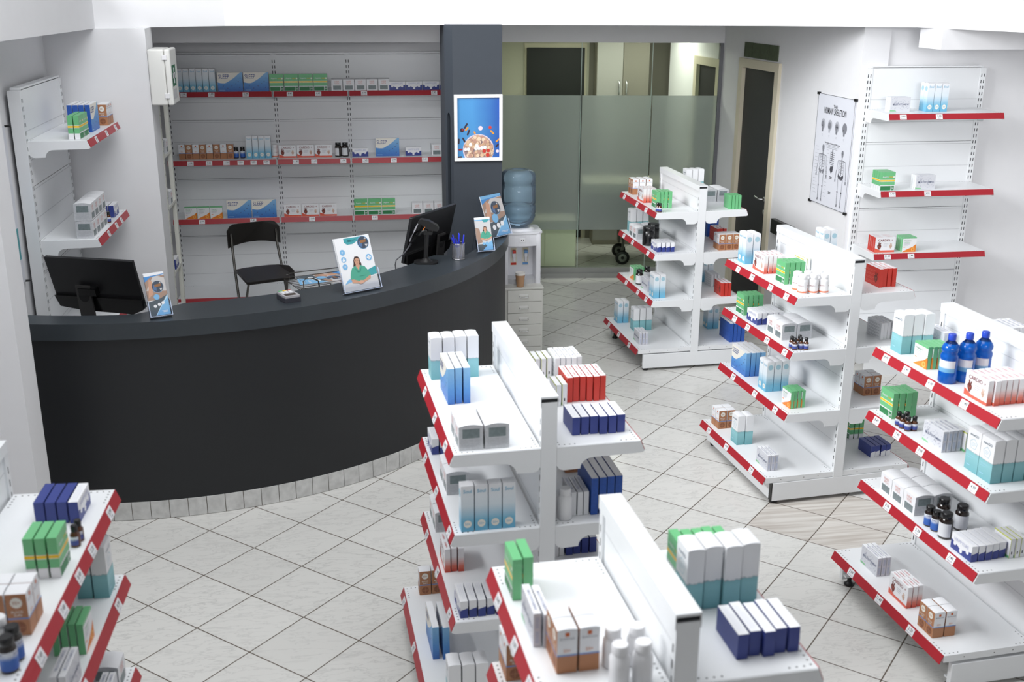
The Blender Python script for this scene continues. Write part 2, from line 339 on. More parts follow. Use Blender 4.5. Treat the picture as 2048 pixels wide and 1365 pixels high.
# square dark column with an arched niche
COLM = mat('slate_paint', (54, 60, 68), .62, var=.05, scale=10, bump=.25)
cx0, cx1, cy0, cy1 = .838, 1.238, 9.0, 9.52
hx, hy = .782, 9.11           # the left front corner is cut off; the cut face carries an arched slot
mb = MB(); mb.prism([(cx0, cy0), (cx1, cy0), (cx1, cy1), (hx, cy1), (hx, hy), (hx+.081, hy+.042), (cx0+.081, cy0+.042)], 0, 2.86, COLM)
u_ = Vector((hx-cx0, hy-cy0, 0)).normalized(); n_ = Vector((-u_.y, u_.x, 0)); wl_ = math.hypot(hx-cx0, hy-cy0)
CP = lambda a, b, e: (cx0+u_.x*a+n_.x*e, cy0+u_.y*a+n_.y*e, b)
a0, a1, nz0, nz1 = .042, .092, 1.34, 2.12
mb.prism([(0, 0), (a0, 0), (a0, 2.86), (0, 2.86)], -.06, 0, COLM, CP); mb.prism([(a1, 0), (wl_, 0), (wl_, 2.86), (a1, 2.86)], -.06, 0, COLM, CP)
mb.prism([(a0, 0), (a1, 0), (a1, nz0), (a0, nz0)], -.06, 0, COLM, CP)
mb.prism([((a0+a1)/2-(a1-a0)/2*math.cos(t), nz1+.05*math.sin(t)) for t in [math.pi*k/12 for k in range(13)]][::1]+[(a1, 2.86), (a0, 2.86)], -.06, 0, COLM, CP)
mb.prism([(0, 0), (wl_, 0), (wl_, 2.86), (0, 2.86)], -.09, -.06, BLACK, CP)  # black backing paints deep shade into the arched slot
struct('trim_column', mb)
# ================================================================== the counter
CC = (-1.362, 9.005); CTR = mat('charcoal_counter_paint', (26, 28, 31), .5, var=.08, scale=5, bump=.1)
CTOP = mat('slate_counter_top', (52, 58, 63), .34, var=.08, scale=14)
def pol(r, ph): return (CC[0]+r*math.sin(ph), CC[1]-r*math.cos(ph))
def ring(mb, ri, ro, z0, z1, p0, p1, m, n=60, fi=None):
    vs = []; fs = []
    for k in range(n+1):
        ph = p0+(p1-p0)*k/n; a = fi(ph) if fi else ri
        for r_, z in ((a, z0), (ro, z0), (ro, z1), (a, z1)): vs.append((*pol(r_, ph), z))
    for k in range(n):
        b = 4*k
        for i in range(4): fs.append((b+i, b+4+i, b+4+(i+1) % 4, b+(i+1) % 4))
    fs += [(0, 1, 2, 3), (4*n+3, 4*n+2, 4*n+1, 4*n)]
    return mb.add(vs, fs, m)
PH0, PH1 = R(-16), R(89.6)
ctr = thing('reception_counter', 'curved charcoal reception counter with marble tiled plinth', 'counter', (0, 0, 0))
ring(MB(), 2.45, 2.606, .12, 1.18, PH0, PH1, CTR, 80).build('body', ctr)
o = ring(MB(), 0, 2.632, 1.18, 1.28, PH0, PH1, CTOP, 106, fi=lambda p: 2.455 if p < R(1) else 2.455-.2*(p-R(1))/R(7) if p < R(8) else 2.258 if p < R(58.6) else (2.48 if p > R(61) else 2.258+.222*(p-R(58.6))/R(2.4))).build('worktop', ctr)
MARB = mat('marble_plinth_tile', (208, 208, 206), .3, var=.34, scale=19)
mb = MB(); st = .112/2.611; p = PH0
ring(mb, 2.46, 2.608, 0, .118, PH0, PH1, mat('plinth_grout', (120, 112, 102), .8), 60)
while p < PH1-st*.5: ring(mb, 2.5, 2.613, .003, .12, p+.0008, p+st-.0008, MARB, 2); p += st
mb.build('plinth', ctr)
# lower desk behind the counter
dk = thing('staff_desk', 'lower staff desk behind the curved counter', 'desk')
WOODG = mat('grey_desk_laminate', (140, 140, 140), .5)
ring(MB(), 1.78, 2.24, .92, .95, R(-14), R(60), WOODG, 40).build('desktop', dk)
for ph in (R(-8), R(24), R(56)): ring(MB(), 1.82, 2.2, 0, .92, ph, ph+R(1), WOODG, 1).build('leg', dk)
# ================================================================== shelving
LIP = .045
def strip_frame(x0, y0, x1, y1, z, out):
    """frame on the sloping price rail: origin at its top left, right along the rail, up, outward normal"""
    a = Vector((x1-x0, y1-y0, 0)).normalized(); o = Vector(out); dn = o*.018+Vector((0, 0, -LIP)); return frame(Vector((x0, y0, z))+dn, a, -dn)
_tag = {}
def tag_mesh(price, name_w):
    k = price+name_w
    if k not in _tag:
        mb = MB(); fr = frame((0, 0, 0), (1, 0, 0), (0, 1, 0))
        mb.box(-.028, .028, -.0195, .0195, 0, .002, PAPER)
        f2 = frame((0, 0, .002), (1, 0, 0), (0, 1, 0))
        mb.text(f2, price, 0, .005, .0095*len(price)-.004, INK, .0004, sy=1.05); mb.text(f2, name_w, 0, -.0115, min(.044, .0048*len(name_w)), GREYINK, .0004) if name_w else mb.rect(f2, -.018, -.0135, .018, -.0105, GREYINK, .0004)
        _tag[k] = mb.mesh('price_tag')
    return _tag[k]
def price_tags(shelf, fr, length, tags):
    o, a, b, n = fr
    for frac, price, nm in tags:
        t = bpy.data.objects.new('price_tag', tag_mesh(price, nm)); C.objects.link(t); t.parent = shelf
        M = Matrix((a, b, n)).transposed().to_4x4(); M.translation = o+a*frac*length+b*.022+n*.0032; t.matrix_local = M
def tray(name, parent, v0, v1, s0, s1, h, front, tags, th=.03, brackets=True):
    """shelf with its rail: front = 'v-','v+' or 's-' side that carries the price rail"""
    mb = MB(); mb.box(v0, v1, s0, s1, h-th, h, WHITE)
    fr = frame((0, 0, h), (1, 0, 0), (0, 1, 0)); d = .0035
    if front[0] == 'v':
        e = v0 if front == 'v-' else v1; sg = 1 if front == 'v-' else -1
        back = v1 if front == 'v-' else v0
        for s, sd in ((s0, 1), (s1, -1)):
            for k in range(5): 
                mb.disc(fr, e+sg*.014, s+sd*(.02+k*.022), d, SLOT, .0004, 6); mb.disc(fr, back-sg*.014, s+sd*(.02+k*.022), d, SLOT, .0004, 6)
            for k in range(3): mb.disc(fr, e+sg*(.036+k*.022), s+sd*.016, d, SLOT, .0004, 6); mb.disc(fr, back-sg*(.036+k*.022), s+sd*.016, d, SLOT, .0004, 6)
        nf = frame(((v0+v1)/2, s0, h-th/2), (1, 0, 0), (0, 0, 1))
        for x in (-.13, .03, .13): mb.disc(nf, x, 0, .003, SLOT, .0004, 6)
    else:
        for x, sd in ((v0, 1), (v1, -1)):
            for k in range(4): mb.disc(fr, x+sd*(.02+k*.022), s0+.014, d, SLOT, .0004, 6); mb.disc(fr, x+sd*(.02+k*.022), s1-.014, d, SLOT, .0004, 6)
    sh = mb.build(name, parent)
    if front == 'v-': f = strip_frame(v0, s1, v0, s0, h, (-1, 0, 0)); L = s1-s0
    elif front == 'v+': f = strip_frame(v1, s0, v1, s1, h, (1, 0, 0)); L = s1-s0
    else: f = strip_frame(v0, s0, v1, s0, h, (0, -1, 0)); L = v1-v0
    o, a, b, n = f; st = MB(); hh = math.hypot(.018, LIP)
    vs = [o+a*x+b*y+n*z for z in (0, .003) for x, y in ((0.003, 0), (L-.003, 0), (L-.003, hh), (.003, hh))]
    st.add(vs, [(3, 2, 1, 0), (4, 5, 6, 7), (0, 1, 5, 4), (1, 2, 6, 5), (2, 3, 7, 6), (3, 0, 4, 7)], RED)
    st.build('price_rail', sh); price_tags(sh, f, L, tags)
    if brackets:
        dep = (v1-v0) if front[0] == 'v' else (s1-s0)
        prof = [(0, 0), (dep, 0), (dep+.018, -LIP), (dep+.005, -.052), (.15, -.056)]+[(.15-.05*math.sin(t)-.0, -.056-.046*(1-math.cos(t))) for t in [R(k*15) for k in range(1, 7)]]+[(.03, -.104), (.012, -.098), (0, -.08)]
        prof = prof[::-1]
        for k in (0, 1):
            if front == 'v-': P = lambda a, b, e: (v1-a, e, h-.002+b); e0 = s0-.003 if k == 0 else s1
            elif front == 'v+': P = lambda a, b, e: (v0+a, e, h-.002+b); e0 = s0-.003 if k == 0 else s1
            else: P = lambda a, b, e: (e, s1-a, h-.002+b); e0 = v0-.003 if k == 0 else v1
            MB().prism(prof, e0, e0+.003, WHITE, P).build('bracket', sh)
    return sh
def slots(mb, x, y, z0, z1, nrm, m=SLOT, pair=0):
    z = z0
    while z < z1:
        if nrm == 'x-': fr = frame((x, y, z), (0, -1, 0), (0, 0, 1))
        elif nrm == 'x+': fr = frame((x, y, z), (0, 1, 0), (0, 0, 1))
        else: fr = frame((x, y, z), (1, 0, 0), (0, 0, 1))
        for d in ((-pair, pair) if pair else (0,)): mb.rect(fr, d-.0035, 0, d+.0035, .026, m, .0005)
        z += .05
GROOVE = mat('panel_groove', (196, 198, 201), .5)
def gondola(name, label, x, y, rot, L, hs, tags, sides='LR', kick=False, group='free-standing shop racks'):
    t = thing(name, label, 'shelf rack', (x, y, 0), rot, group)
    for s0 in (0, L-.034):
        mb = MB(); mb.box(-.033, .033, s0, s0+.034, .15, 1.568, WHITE)
        for nr, vx in (('x-', -.033), ('x+', .033)): slots(mb, vx, s0+.017, .22, 1.5, nr)
        mb.build('upright', t)
    mb = MB(); mb.box(-.024, .024, .034, L-.034, .16, 1.56, WHITE)
    for z in (.38, .60, .82, 1.04, 1.26, 1.48):
        mb.rect(frame((-.024, L-.034, z), (0, -1, 0), (0, 0, 1)), 0, 0, L-.068, .0025, GROOVE); mb.rect(frame((.024, .034, z), (0, 1, 0), (0, 0, 1)), 0, 0, L-.068, .0025, GROOVE)
    mb.build('back_panel', t)
    mb = MB(); mb.box(-.037, .037, 0, L, 1.585, 1.594, WHITE).box(-.037, -.034, 0, L, 1.548, 1.585, WHITE).box(.034, .037, 0, L, 1.548, 1.585, WHITE).box(-.034, .034, .006, .02, 1.5685, 1.585, SLOT).box(-.034, .034, L-.02, L-.006, 1.5685, 1.585, SLOT)  # dark plugs stand in for shade inside the hollow cap ends
    mb.build('top_cap', t)
    for s0 in (0, L-.03): bevel(MB().box(-.458 if 'L' in sides else -.04, .458 if 'R' in sides else .04, s0, s0+.03, .026, .15, WHITE).build('base_leg', t), .003)
    for v in ((-.42,) if 'L' in sides else ())+((.42,) if 'R' in sides else ()):
        for s in (.045, L-.045):
            MB().lathe([(.026, 0), (.028, .008), (.016, .018), (.012, .024), (.012, .05)], DARK, (v, s, 0), 14).box(v-.03, v+.03, s-.014, s+.014, .05, .06, WHITE).build('foot', t)
    if kick:
        k = MB().box(-.458, -.448, .034, L-.034, .03, .148, WHITE).build('kick_plate', t); MB().box(-.462, -.455, .0, .033, .03, .15, DARK).build('end_strip', k)
    for sd in sides:
        for lv, h in zip(('s1', 's2', 's3', 'b'), hs):
            dep = .505 if lv == 'b' else .392
            tg = tags.get(sd+lv, [])
            a, b = (-dep, -.034) if sd == 'L' else (.034, dep)
            tray('base_shelf' if lv == 'b' else 'shelf', t, a, b, .004, L-.004, h, 'v-' if sd == 'L' else 'v+', tg, th=.036 if lv == 'b' else .03, brackets=lv != 'b')
    return t
UN = dict(G3=('far rack', (2.8735, 8.6826), R(3.371), 1.0, (1.38, 1.0277, .6236, .196)), GB=('middle rack', (3.0305, 6.1018), R(5.253), 1.03, (1.3716, 1.0242, .6164, .1891)),
          G1=('counter-side rack', (.7532, 4.0548), R(3.404), 1.055, (1.3716, 1.0132, .6013, .1751)), G2=('nearest rack', (.834, 2.4321), R(3.395), .728, (1.3719, 1.0125, .60, .17)),
          GR=('right-edge rack', (3.1448, 4.1045), R(4.6), 1.038, (1.3786, 1.0259, .6213, .2023)), GL=('left-corner rack', (-1.3283, 2.6352), R(-1.05), 1.25, (1.38, 1.025, .615, .19)),
          LW=('left wall rack', (-2.0106, 7.3325), 0, 1.0, (2.2122, 1.5726, .95, .22)), RW=('right wall rack', (4.2423, 8.7256), 0, 1.0, (2.1973, 1.5774, 1.0561, .30)), BW=('back wall rack', (-1.6819, 10.8995), 0, 2.69, (2.217, 1.592, 1.041, .30)))
T = lambda *a: [(f, p, n) for f, p, n in a]
TG = {
 'G3': dict(Ls1=T((.13, '2.20', 'Block Sun'), (.5, '11.49', 'Cardio +'), (.75, '8.49', 'Aspirin ONE')), Ls2=T((.16, '4.99', 'nowGO'), (.42, '8.98', 'Hair Vita'), (.85, '7.49', 'Happylife')), Ls3=T((.28, '2.49', 'Vitamin C'), (.62, '3.99', 'Multivitamins'), (.85, '5.99', 'Soul')), Lb=T((.16, '5.99', 'Soul'), (.47, '4.99', 'nowGO'), (.78, '3.99', 'Multivitamins'))),
 'GB': dict(Ls1=T((.2, '5.99', 'Soul'), (.41, '11.49', 'Cardio +'), (.67, '8.49', 'Aspirin ONE'), (.88, '11.49', 'Cardio +')), Ls2=T((.2, '8.49', 'Aspirin ONE'), (.4, '7.49', 'Happylife'), (.68, '8.98', 'Hair Vita'), (.92, '7.49', '')), Ls3=T((.24, '5.49', 'Sleep'), (.57, '5.99', 'Soul'), (.86, '2.49', 'Vitamin C')), Lb=T((.15, '2.20', 'Block Sun'), (.44, '4.99', 'nowGO'), (.82, '3.99', 'Multivitamins'))),
 'G1': dict(Ls1=T((.24, '4.99', 'nowGO'), (.56, '5.49', 'Sleep'), (.86, '8.98', 'Hair Vita')), Ls2=T((.2, '7.49', 'Happylife'), (.56, '8.98', 'Hair Vita'), (.93, '5.99', 'Soul')), Ls3=T((.2, '8.98', 'Hair Vita'), (.55, '11.49', 'Cardio +'), (.9, '7.49', 'Happylife')), Lb=T((.1, '2.20', 'Block Sun'), (.5, '5.49', 'Sleep'))),
 'G2': dict(Ls1=T((.24, '8.49', 'Aspirin ONE'), (.58, '3.99', 'Multivitamins'), (.85, '2.20', 'Block Sun')), Ls2=T((.3, '2.20', 'Block Sun'),)),
 'GR': dict(Ls1=T((.12, '4.99', 'nowGO'), (.3, '2.49', 'Vitamin C'), (.5, '4.99', 'nowGO'), (.76, '11.49', 'Cardio +')), Ls2=T((.1, '8.49', 'Aspirin ONE'), (.29, '7.49', ''), (.49, '3.98', 'Multivitamins'), (.9, '4.99', 'nowGO')), Ls3=T((.28, '8.98', 'Hair Vita'), (.55, '5.99', 'Sleep'), (.82, '7.49', 'Happylife')), Lb=T((.2, '3.99', 'Multivitamins'), (.47, '11.49', 'Cardio +'), (.75, '2.20', 'Block Sun'))),
 'GL': dict(Rs1=T((.16, '7.49', 'Happylife'), (.36, '7.49', ''), (.52, '8.49', 'Aspirin ONE'), (.66, '2.20', 'Block Sun'), (.88, '5.99', 'Sleep')), Rs2=T((.45, '2.49', 'Vitamin C'), (.85, '4.99', 'nowGO')), Rs3=T((.8, '8.98', 'Hair Vita'),)),
 'LW': dict(s1=T((.22, '8.49', 'Aspirin ONE'), (.55, '5.49', 'Sleep'), (.86, '2.20', 'Block Sun')), s2=T((.28, '8.98', 'Hair Vita'), (.55, '7.49', ''), (.73, '7.49', 'Happylife'))),
 'RW': dict(s1=T((.12, '3.99', 'Multivitamins'), (.43, '5.99', 'Soul')), s2=T((.1, '8.49', 'Aspirin ONE'), (.41, '3.99', 'Multivitamins')), s3=T((.12, '11.49', 'Cardio +'), (.33, '2.49', 'Vitamin C'))),
 'B0': dict(s1=T((.2, '5.99', 'Soul'), (.45, '5.99', 'Soul'), (.76, '5.49', 'Sleep')), s2=T((.21, '2.20', 'Block Sun'), (.38, '2.20', 'Block Sun'), (.54, '2.20', 'Block Sun'), (.67, '5.99', 'Sleep'), (.79, '5.99', 'Soul'), (.91, '5.99', 'Soul')), s3=T((.27, '2.49', 'Vitamin C'), (.75, '5.49', 'Sleep'))),
 'B1': dict(s1=T((.22, '8.49', 'Aspirin ONE'), (.6, '8.49', 'Aspirin ONE')), s2=T((.25, '11.49', 'Cardio +'), (.5, '11.49', 'Cardio +'), (.9, '3.99', 'Multivitamins')), s3=T((.43, '11.49', 'Cardio +'),)),
 'B2': dict(s1=T((.14, '8.98', 'Hair Vita'), (.8, '7.49', 'Happylife')), s2=T((.13, '7.49', 'Happylife'), (.4, '5.49', 'Sleep'), (.7, '7.49', 'Happylife')), s3=T((.2, '8.49', 'Aspirin ONE'),)),
}
GN = {'G3': 'white double-sided shelf rack farthest back, before the glass partition', 'GB': 'white double-sided shelf rack in the middle, below the skeleton poster', 'G1': 'white double-sided shelf rack close in front of the curved counter',
      'G2': 'short white double-sided shelf rack at the bottom centre, nearest the camera', 'GR': 'white shelf rack at the right edge holding blue mouthwash bottles', 'GL': 'white shelf rack at the bottom left corner beside the pier'}
for k in ('G3', 'GB', 'G1', 'G2', 'GR', 'GL'):
    nm, (x, y), ro, L, hs = UN[k]
    gondola('shelf_rack', GN[k], x, y, ro, L, hs, TG[k], 'R' if k == 'GL' else 'LR', kick=(k == 'GB'))
# ---- wall racks
def wall_rack(label, loc, rot, L, hs, tags, left=True, right=True, top=2.53, dep=.392, bdep=.48, b_z=.3, group='wall shelf racks'):
    """local x along the wall, y towards the wall (0 = panel face)"""
    t = thing('wall_rack', label, 'shelf rack', loc, rot, group)
    for x, on in ((0, left), (L, right)):
        if not on: continue
        mb = MB(); mb.box(x-.026, x+.026, -.004, .072, 0, top-.005, WHITE); slots(mb, x, -.004, .35, top-.05, 'y-', INK, pair=.011)
        mb.build('upright', t)
    mb = MB(); mb.box(.026, L-.026, 0, .02, .06, top, WHITE).box(.0, L, .0, .06, top-.004, top+.012, WHITE)
    z = .42
    while z < top-.1: mb.rect(frame((.026, 0, z), (1, 0, 0), (0, 0, 1)), 0, 0, L-.052, .0035, GROOVE); z += .185
    for z in (.8, 1.36, 1.92): mb.rect(frame((.026, 0, z), (1, 0, 0), (0, 0, 1)), 0, 0, L-.052, .003, SLOT)
    mb.build('back_panel', t)
    for lv, h in zip(('s1', 's2', 's3'), hs): tray('shelf', t, .006, L-.006, -dep, -.002, h, 's-', tags.get(lv, []))
    bs = tray('base_shelf', t, .006, L-.006, -bdep, -.002, b_z, 's-', [], th=.04, brackets=False)
    MB().box(.01, L-.01, -bdep+.05, -bdep+.06, 0, b_z-.04, WHITE).build('kick_plate', t)
    return t
_, (x, y), _, _, hs = UN['BW']
wall_rack('left bay of the back wall rack behind the black chair', (x, y, 0), 0, 1.0, hs[:3], TG['B0'], True, False, dep=.36)
wall_rack('narrow middle bay of the back wall rack with heart cartons', (x+1.0, y, 0), 0, .69, hs[:3], TG['B1'], True, False, dep=.36)
wall_rack('right bay of the back wall rack beside the dark column', (x+1.69, y, 0), 0, 1.0, hs[:3], TG['B2'], True, True, dep=.36)
_, (x, y), _, _, hs = UN['RW']
wall_rack('tall white wall rack right of the skeleton poster', (x, y, 0), 0, 1.0, hs[:3], TG['RW'], b_z=.3)
_, (x, y), _, _, hs = UN['LW']
t = wall_rack('white wall rack at the left wall above the left monitor', (x, y, 0), R(90), 1.0, hs[:3], {k: [(f, p, n) for f, p, n in v] for k, v in TG['LW'].items()}, dep=.362, b_z=.22)
# slim side rack seen edge-on past the first-aid cabinet
sr = thing('wall_rack', 'slim perforated rack seen edge-on below the first-aid cabinet', 'shelf rack', (-1.41, 8.70, 0), 0, 'wall shelf racks')
PERF = mat('cream_enamel', (222, 222, 214), .45)
mb = MB(); mb.box(-.03, 0, 0, .05, 0, 2.55, PERF).box(-.03, 0, .40, .45, 0, 2.55, PERF)
for yy in (.025, .425):
    z = .5
    while z < 2.4: mb.disc(frame((0, yy, z), (0, 1, 0), (0, 0, 1)), 0, 0, .006, SLOT, .0005, 8); z += .09
mb.build('upright', sr); MB().box(-.33, -.31, 0, .45, 0, 2.55, PERF).build('back_panel', sr)
SRZ = (1.90, 1.50, .98, .58)
for z in SRZ: MB().box(-.31, .0, .052, .398, z-.02, z, PERF).build('shelf', sr)
# ================================================================== medicine cartons and bottles
GRN, GRNL, YEL = mat('print_green', (112, 190, 132), .4), mat('print_dark_green', (46, 126, 76), .5), mat('print_yellow', (244, 200, 24), .45)
REDP, DRED, ORG = mat('print_red', (202, 56, 44), .42), mat('print_maroon', (128, 30, 30), .5), mat('print_orange', (232, 132, 40), .45)
NAVY, BLUE, LBLUE, PBLUE = mat('print_navy', (50, 64, 138), .42), mat('print_blue', (38, 84, 170), .4, var=.25, scale=60), mat('print_sky_blue', (92, 152, 216), .42, var=.15, scale=50), mat('print_pale_blue', (160, 206, 226), .45)
BROWN, DBROWN = mat('print_brown', (178, 122, 84), .5, var=.05, scale=40), mat('print_dark_brown', (138, 84, 56), .5)
CREAMP, SILVER, GREYP = mat('print_cream', (240, 236, 226), .5), mat('print_silver_pattern', (196, 198, 202), .4, var=.22, scale=160), mat('print_grey_window', (120, 132, 134), .35, var=.3, scale=70)
SOULW = ramp_mat('print_white_to_blue', [(0, (104, 176, 210)), (.05, (122, 188, 218)), (.115, (220, 232, 240)), (.21, (240, 241, 244))], 2)
CARDW = ramp_mat('print_white_to_red', [(0, (206, 66, 48)), (.03, (222, 120, 100)), (.075, (238, 234, 234)), (.12, (240, 240, 242))], 2)
SLEEPF = ramp_mat('print_blue_shade', [(0, (48, 96, 178)), (.08, (84, 146, 212)), (.17, (136, 188, 230))], 2, noise=.03, nscale=70)
NOWW = ramp_mat('print_white_over_teal', [(0, (104, 166, 174)), (.082, (146, 202, 208)), (.10, (140, 196, 202)), (.1005, (150, 160, 166)), (.105, (240, 241, 243)), (.21, (240, 241, 243))], 2, noise=.012, nscale=90)
TEALT = mat('print_teal', (92, 166, 176), .5)
class Carton:
    def __init__(self, w, t, h, front, back, left, right, top, bulge=0., bottom=None):
        self.w, self.t, self.h = w, t, h; mb = self.mb = MB(); b = bulge
        tp = [(-t/2, h-b)]+([(-t/2+t*k/8, h-b+b*math.sin(math.pi*k/8)) for k in range(1, 8)] if b else [])+[(t/2, h-b)]
        prof = [(-t/2, 0)]+tp+[(t/2, 0)]
        for sx, m in ((-1, left), (1, right)):
            vs = [(sx*w/2, y, z) for y, z in prof]; n = len(vs); mb.add(vs, [list(range(n)) if sx < 0 else list(range(n))[::-1]], m)
        q = lambda a, c, m: mb.add([(-w/2, *a), (w/2, *a), (w/2, *c), (-w/2, *c)], [(0, 1, 2, 3)], m)
        q((-t/2, 0), (-t/2, h-b), front); q((t/2, h-b), (t/2, 0), back); q((t/2, 0), (-t/2, 0), bottom or PAPER)
        for a, c in zip(tp, tp[1:]): q(a, c, top)
    def face(self, nm):
        w, t, h = self.w, self.t, self.h
        return {'front': frame((-w/2, -t/2, 0), (1, 0, 0), (0, 0, 1)), 'back': frame((w/2, t/2, 0), (-1, 0, 0), (0, 0, 1)), 'left': frame((-w/2, t/2, 0), (0, -1, 0), (0, 0, 1)),
                'right': frame((w/2, -t/2, 0), (0, 1, 0), (0, 0, 1)), 'top': frame((-w/2, -t/2, h), (1, 0, 0), (0, 1, 0))}[nm]
def lines(mb, fr, x, y, wd, n, dy, m=GREYINK, th=.0016):
    for k in range(n): mb.rect(fr, x, y-k*dy, x+wd*(.75 if k == n-1 else 1), y-k*dy+th, m)
def c_soul():
    c = Carton(.055, .052, .21, SOULW, SOULW, SOULW, SOULW, PAPER, .004); mb = c.mb
    f = c.face('front'); mb.text(f, 'Soul', .0275, .182, .036, mat('print_soul_blue', (120, 184, 214), .5)); mb.disc(f, .0275, .034, .017, CREAMP); mb.text(f, '50+', .0275, .034, .022, mat('print_soul_blue', (120, 184, 214), .5))
    f = c.face('back'); mb.disc(f, .0275, .034, .017, CREAMP); mb.text(f, 'Soul', .0275, .182, .036, MAT['print_soul_blue'])
    for nm in ('left', 'right'):
        f = c.face(nm); mb.disc(f, .026, .168, .018, mat('print_soul_disc', (168, 204, 218), .5)); lines(mb, f, .008, .085, .036, 6, .009, mat('print_soul_lines', (150, 192, 212), .5))
    return c
def c_nowgo():
    c = Carton(.095, .056, .21, NOWW, NOWW, NOWW, NOWW, PAPER, .0035); mb = c.mb
    for nm in ('front', 'back'):
        f = c.face(nm); mb.text(f, 'nowGO', .0475, .178, .06, mat('print_blue_grey', (92, 112, 128), .5))
        pent = [(.0475+.027*math.sin(2*math.pi*k/5), .135+.027*math.cos(2*math.pi*k/5)) for k in range(6)]; mb.stroke(f, pent, .0018, mat('print_pale_outline', (170, 200, 212), .5)); lines(mb, f, .034, .140, .027, 3, .007, MAT['print_pale_outline'])
        lines(mb, f, .014, .075, .045, 2, .012, PBLUE, .002); lines(mb, f, .014, .025, .035, 1, .01, PBLUE, .004)
    return c
def c_aspirin():
    c = Carton(.118, .033, .14, GRN, GRN, GRN, GRN, GRN); mb = c.mb
    for nm in ('front', 'back'):
        f = c.face(nm); mb.text(f, 'Aspirin', .038, .104, .048, PAPER); mb.text(f, 'ONE', .083, .104, .028, YEL); mb.disc(f, .107, .104, .007, CREAMP)
        mb.rect(f, 0, .068, .118, .083, PAPER); mb.rect(f, 0, .070, .118, .081, YEL, .0009); mb.rect(f, 0, .0, .118, .042, PAPER); mb.rect(f, .003, .003, .088, .036, GRNL, .0009); mb.rect(f, .092, .003, .115, .036, GRNL, .0009)
        mb.text(f, '30', .1035, .018, .016, PAPER, .0014); lines(mb, f, .022, .022, .048, 2, .009, PAPER, .004)
    f = c.face('left'); mb.rect(f, 0, .068, .033, .083, PAPER); mb.rect(f, 0, .070, .033, .081, YEL, .0009); mb.rect(f, 0, 0, .033, .036, PAPER)
    return c
def heart(mb, f, cx, cy, s, m, m2):
    pts = [(-.35, .45), (-.1, .62), (.15, .5), (.42, .3), (.45, -.05), (.25, -.45), (.02, -.7), (-.2, -.5), (-.45, -.1), (-.5, .25)]
    mb.flat(f, [(cx+x*s, cy+y*s) for x, y in pts], m); mb.stroke(f, [(cx-.1*s, cy+.4*s), (cx-.15*s, cy+.95*s)], .28*s, m, .0008); mb.stroke(f, [(cx+.15*s, cy+.4*s), (cx+.3*s, cy+.85*s)], .2*s, m, .0008)
    mb.stroke(f, [(cx-.3*s, cy+.2*s), (cx, cy-.1*s), (cx+.1*s, cy-.5*s)], .07*s, m2, .0013); mb.stroke(f, [(cx+.3*s, cy+.2*s), (cx, cy-.1*s)], .06*s, m2, .0013)
def c_cardio():
    c = Carton(.165, .028, .118, PAPER, REDP, REDP, CARDW, PAPER); mb = c.mb
    f = c.face('front'); mb.flat(f, ((0, 0), (.165, 0), (.165, .015), (.05, .015), (0, .034)), mat('print_coral', (222, 96, 74), .45)); mb.text(f, 'CARDIO', .072, .095, .098, DRED); mb.text(f, '+', .140, .095, .012, DRED)
    heart(mb, f, .036, .045, .036, mat('print_heart', (112, 52, 44), .5), mat('print_heart_vein', (196, 104, 84), .5)); heart(mb, f, .132, .045, .026, mat('print_pale_heart', (214, 184, 166), .5), mat('print_pale_vein', (180, 140, 120), .5))
    lines(mb, f, .07, .066, .04, 3, .009, GREYINK); 
    f = c.face('back'); 
    for y in (.094, .070, .046, .022): lines(mb, f, .012, y, .10, 2, .008, mat('print_pale_red', (226, 122, 104), .5))
    heart(mb, f, .125, .05, .04, MAT['print_heart'], MAT['print_heart_vein'])
    f = c.face('top'); mb.text(f, 'CARDIO', .04, .013, .05, REDP, sy=.8); mb.text(f, 'CARDIO', .12, .013, .05, REDP, sy=.8)
    return c
def c_sleep():
    c = Carton(.23, .033, .17, SLEEPF, BLUE, BLUE, SLEEPF, PAPER); mb = c.mb; f = c.face('front')
    pts = [(0, .17), (0, .083)]+[(.23*(x), .083-.008*math.sin(math.pi*min(1, x/.45))+.087*max(0, (x-.28)/.62)**1.6) for x in [k/14 for k in range(1, 13)]]+[(.215, .17)]
    mb.flat(f, pts, CREAMP); mb.text(f, 'SLEEP', .06, .135, .098, mat('print_deep_blue', (34, 66, 140), .5), sy=1.25); lines(mb, f, .012, .012, .07, 1, .01, PBLUE, .003)
    for x, y in ((.13, .05), (.19, .09), (.20, .035), (.09, .03), (.165, .07), (.05, .05), (.21, .12)): mb.disc(f, x, y, .004, mat('print_speck', (72, 60, 96), .5), n=6)
    f = c.face('back'); 
    for k in range(4): lines(mb, f, .02, .145-.036*k, .18, 3, .008, mat('print_mid_blue', (70, 110, 190), .5))
    return c
def c_vitc():
    c = Carton(.115, .024, .115, PAPER, GRN, GRN, GRN, GRN); mb = c.mb; f = c.face('front')
    mb.rect(f, 0, .105, .115, .115, GRN); mb.text(f, 'Vitamin C', .042, .088, .06, mat('print_grey_green', (110, 150, 120), .5)); lines(mb, f, .012, .074, .07, 1, .01, GRN, .002); lines(mb, f, .012, .066, .05, 3, .007)
    mb.flat(f, ((.0, 0), (.115, 0), (.115, .062), (.088, .04), (.045, .022)), ORG); mb.disc(f, .09, .020, .014, mat('print_pale_orange', (244, 196, 110), .5)); mb.disc(f, .09, .020, .009, ORG, .0012)
    lines(mb, f, .01, .036, .022, 1, .01, ORG, .005)
    f = c.face('right'); mb.rect(f, 0, 0, .004, .05, ORG)
    return c
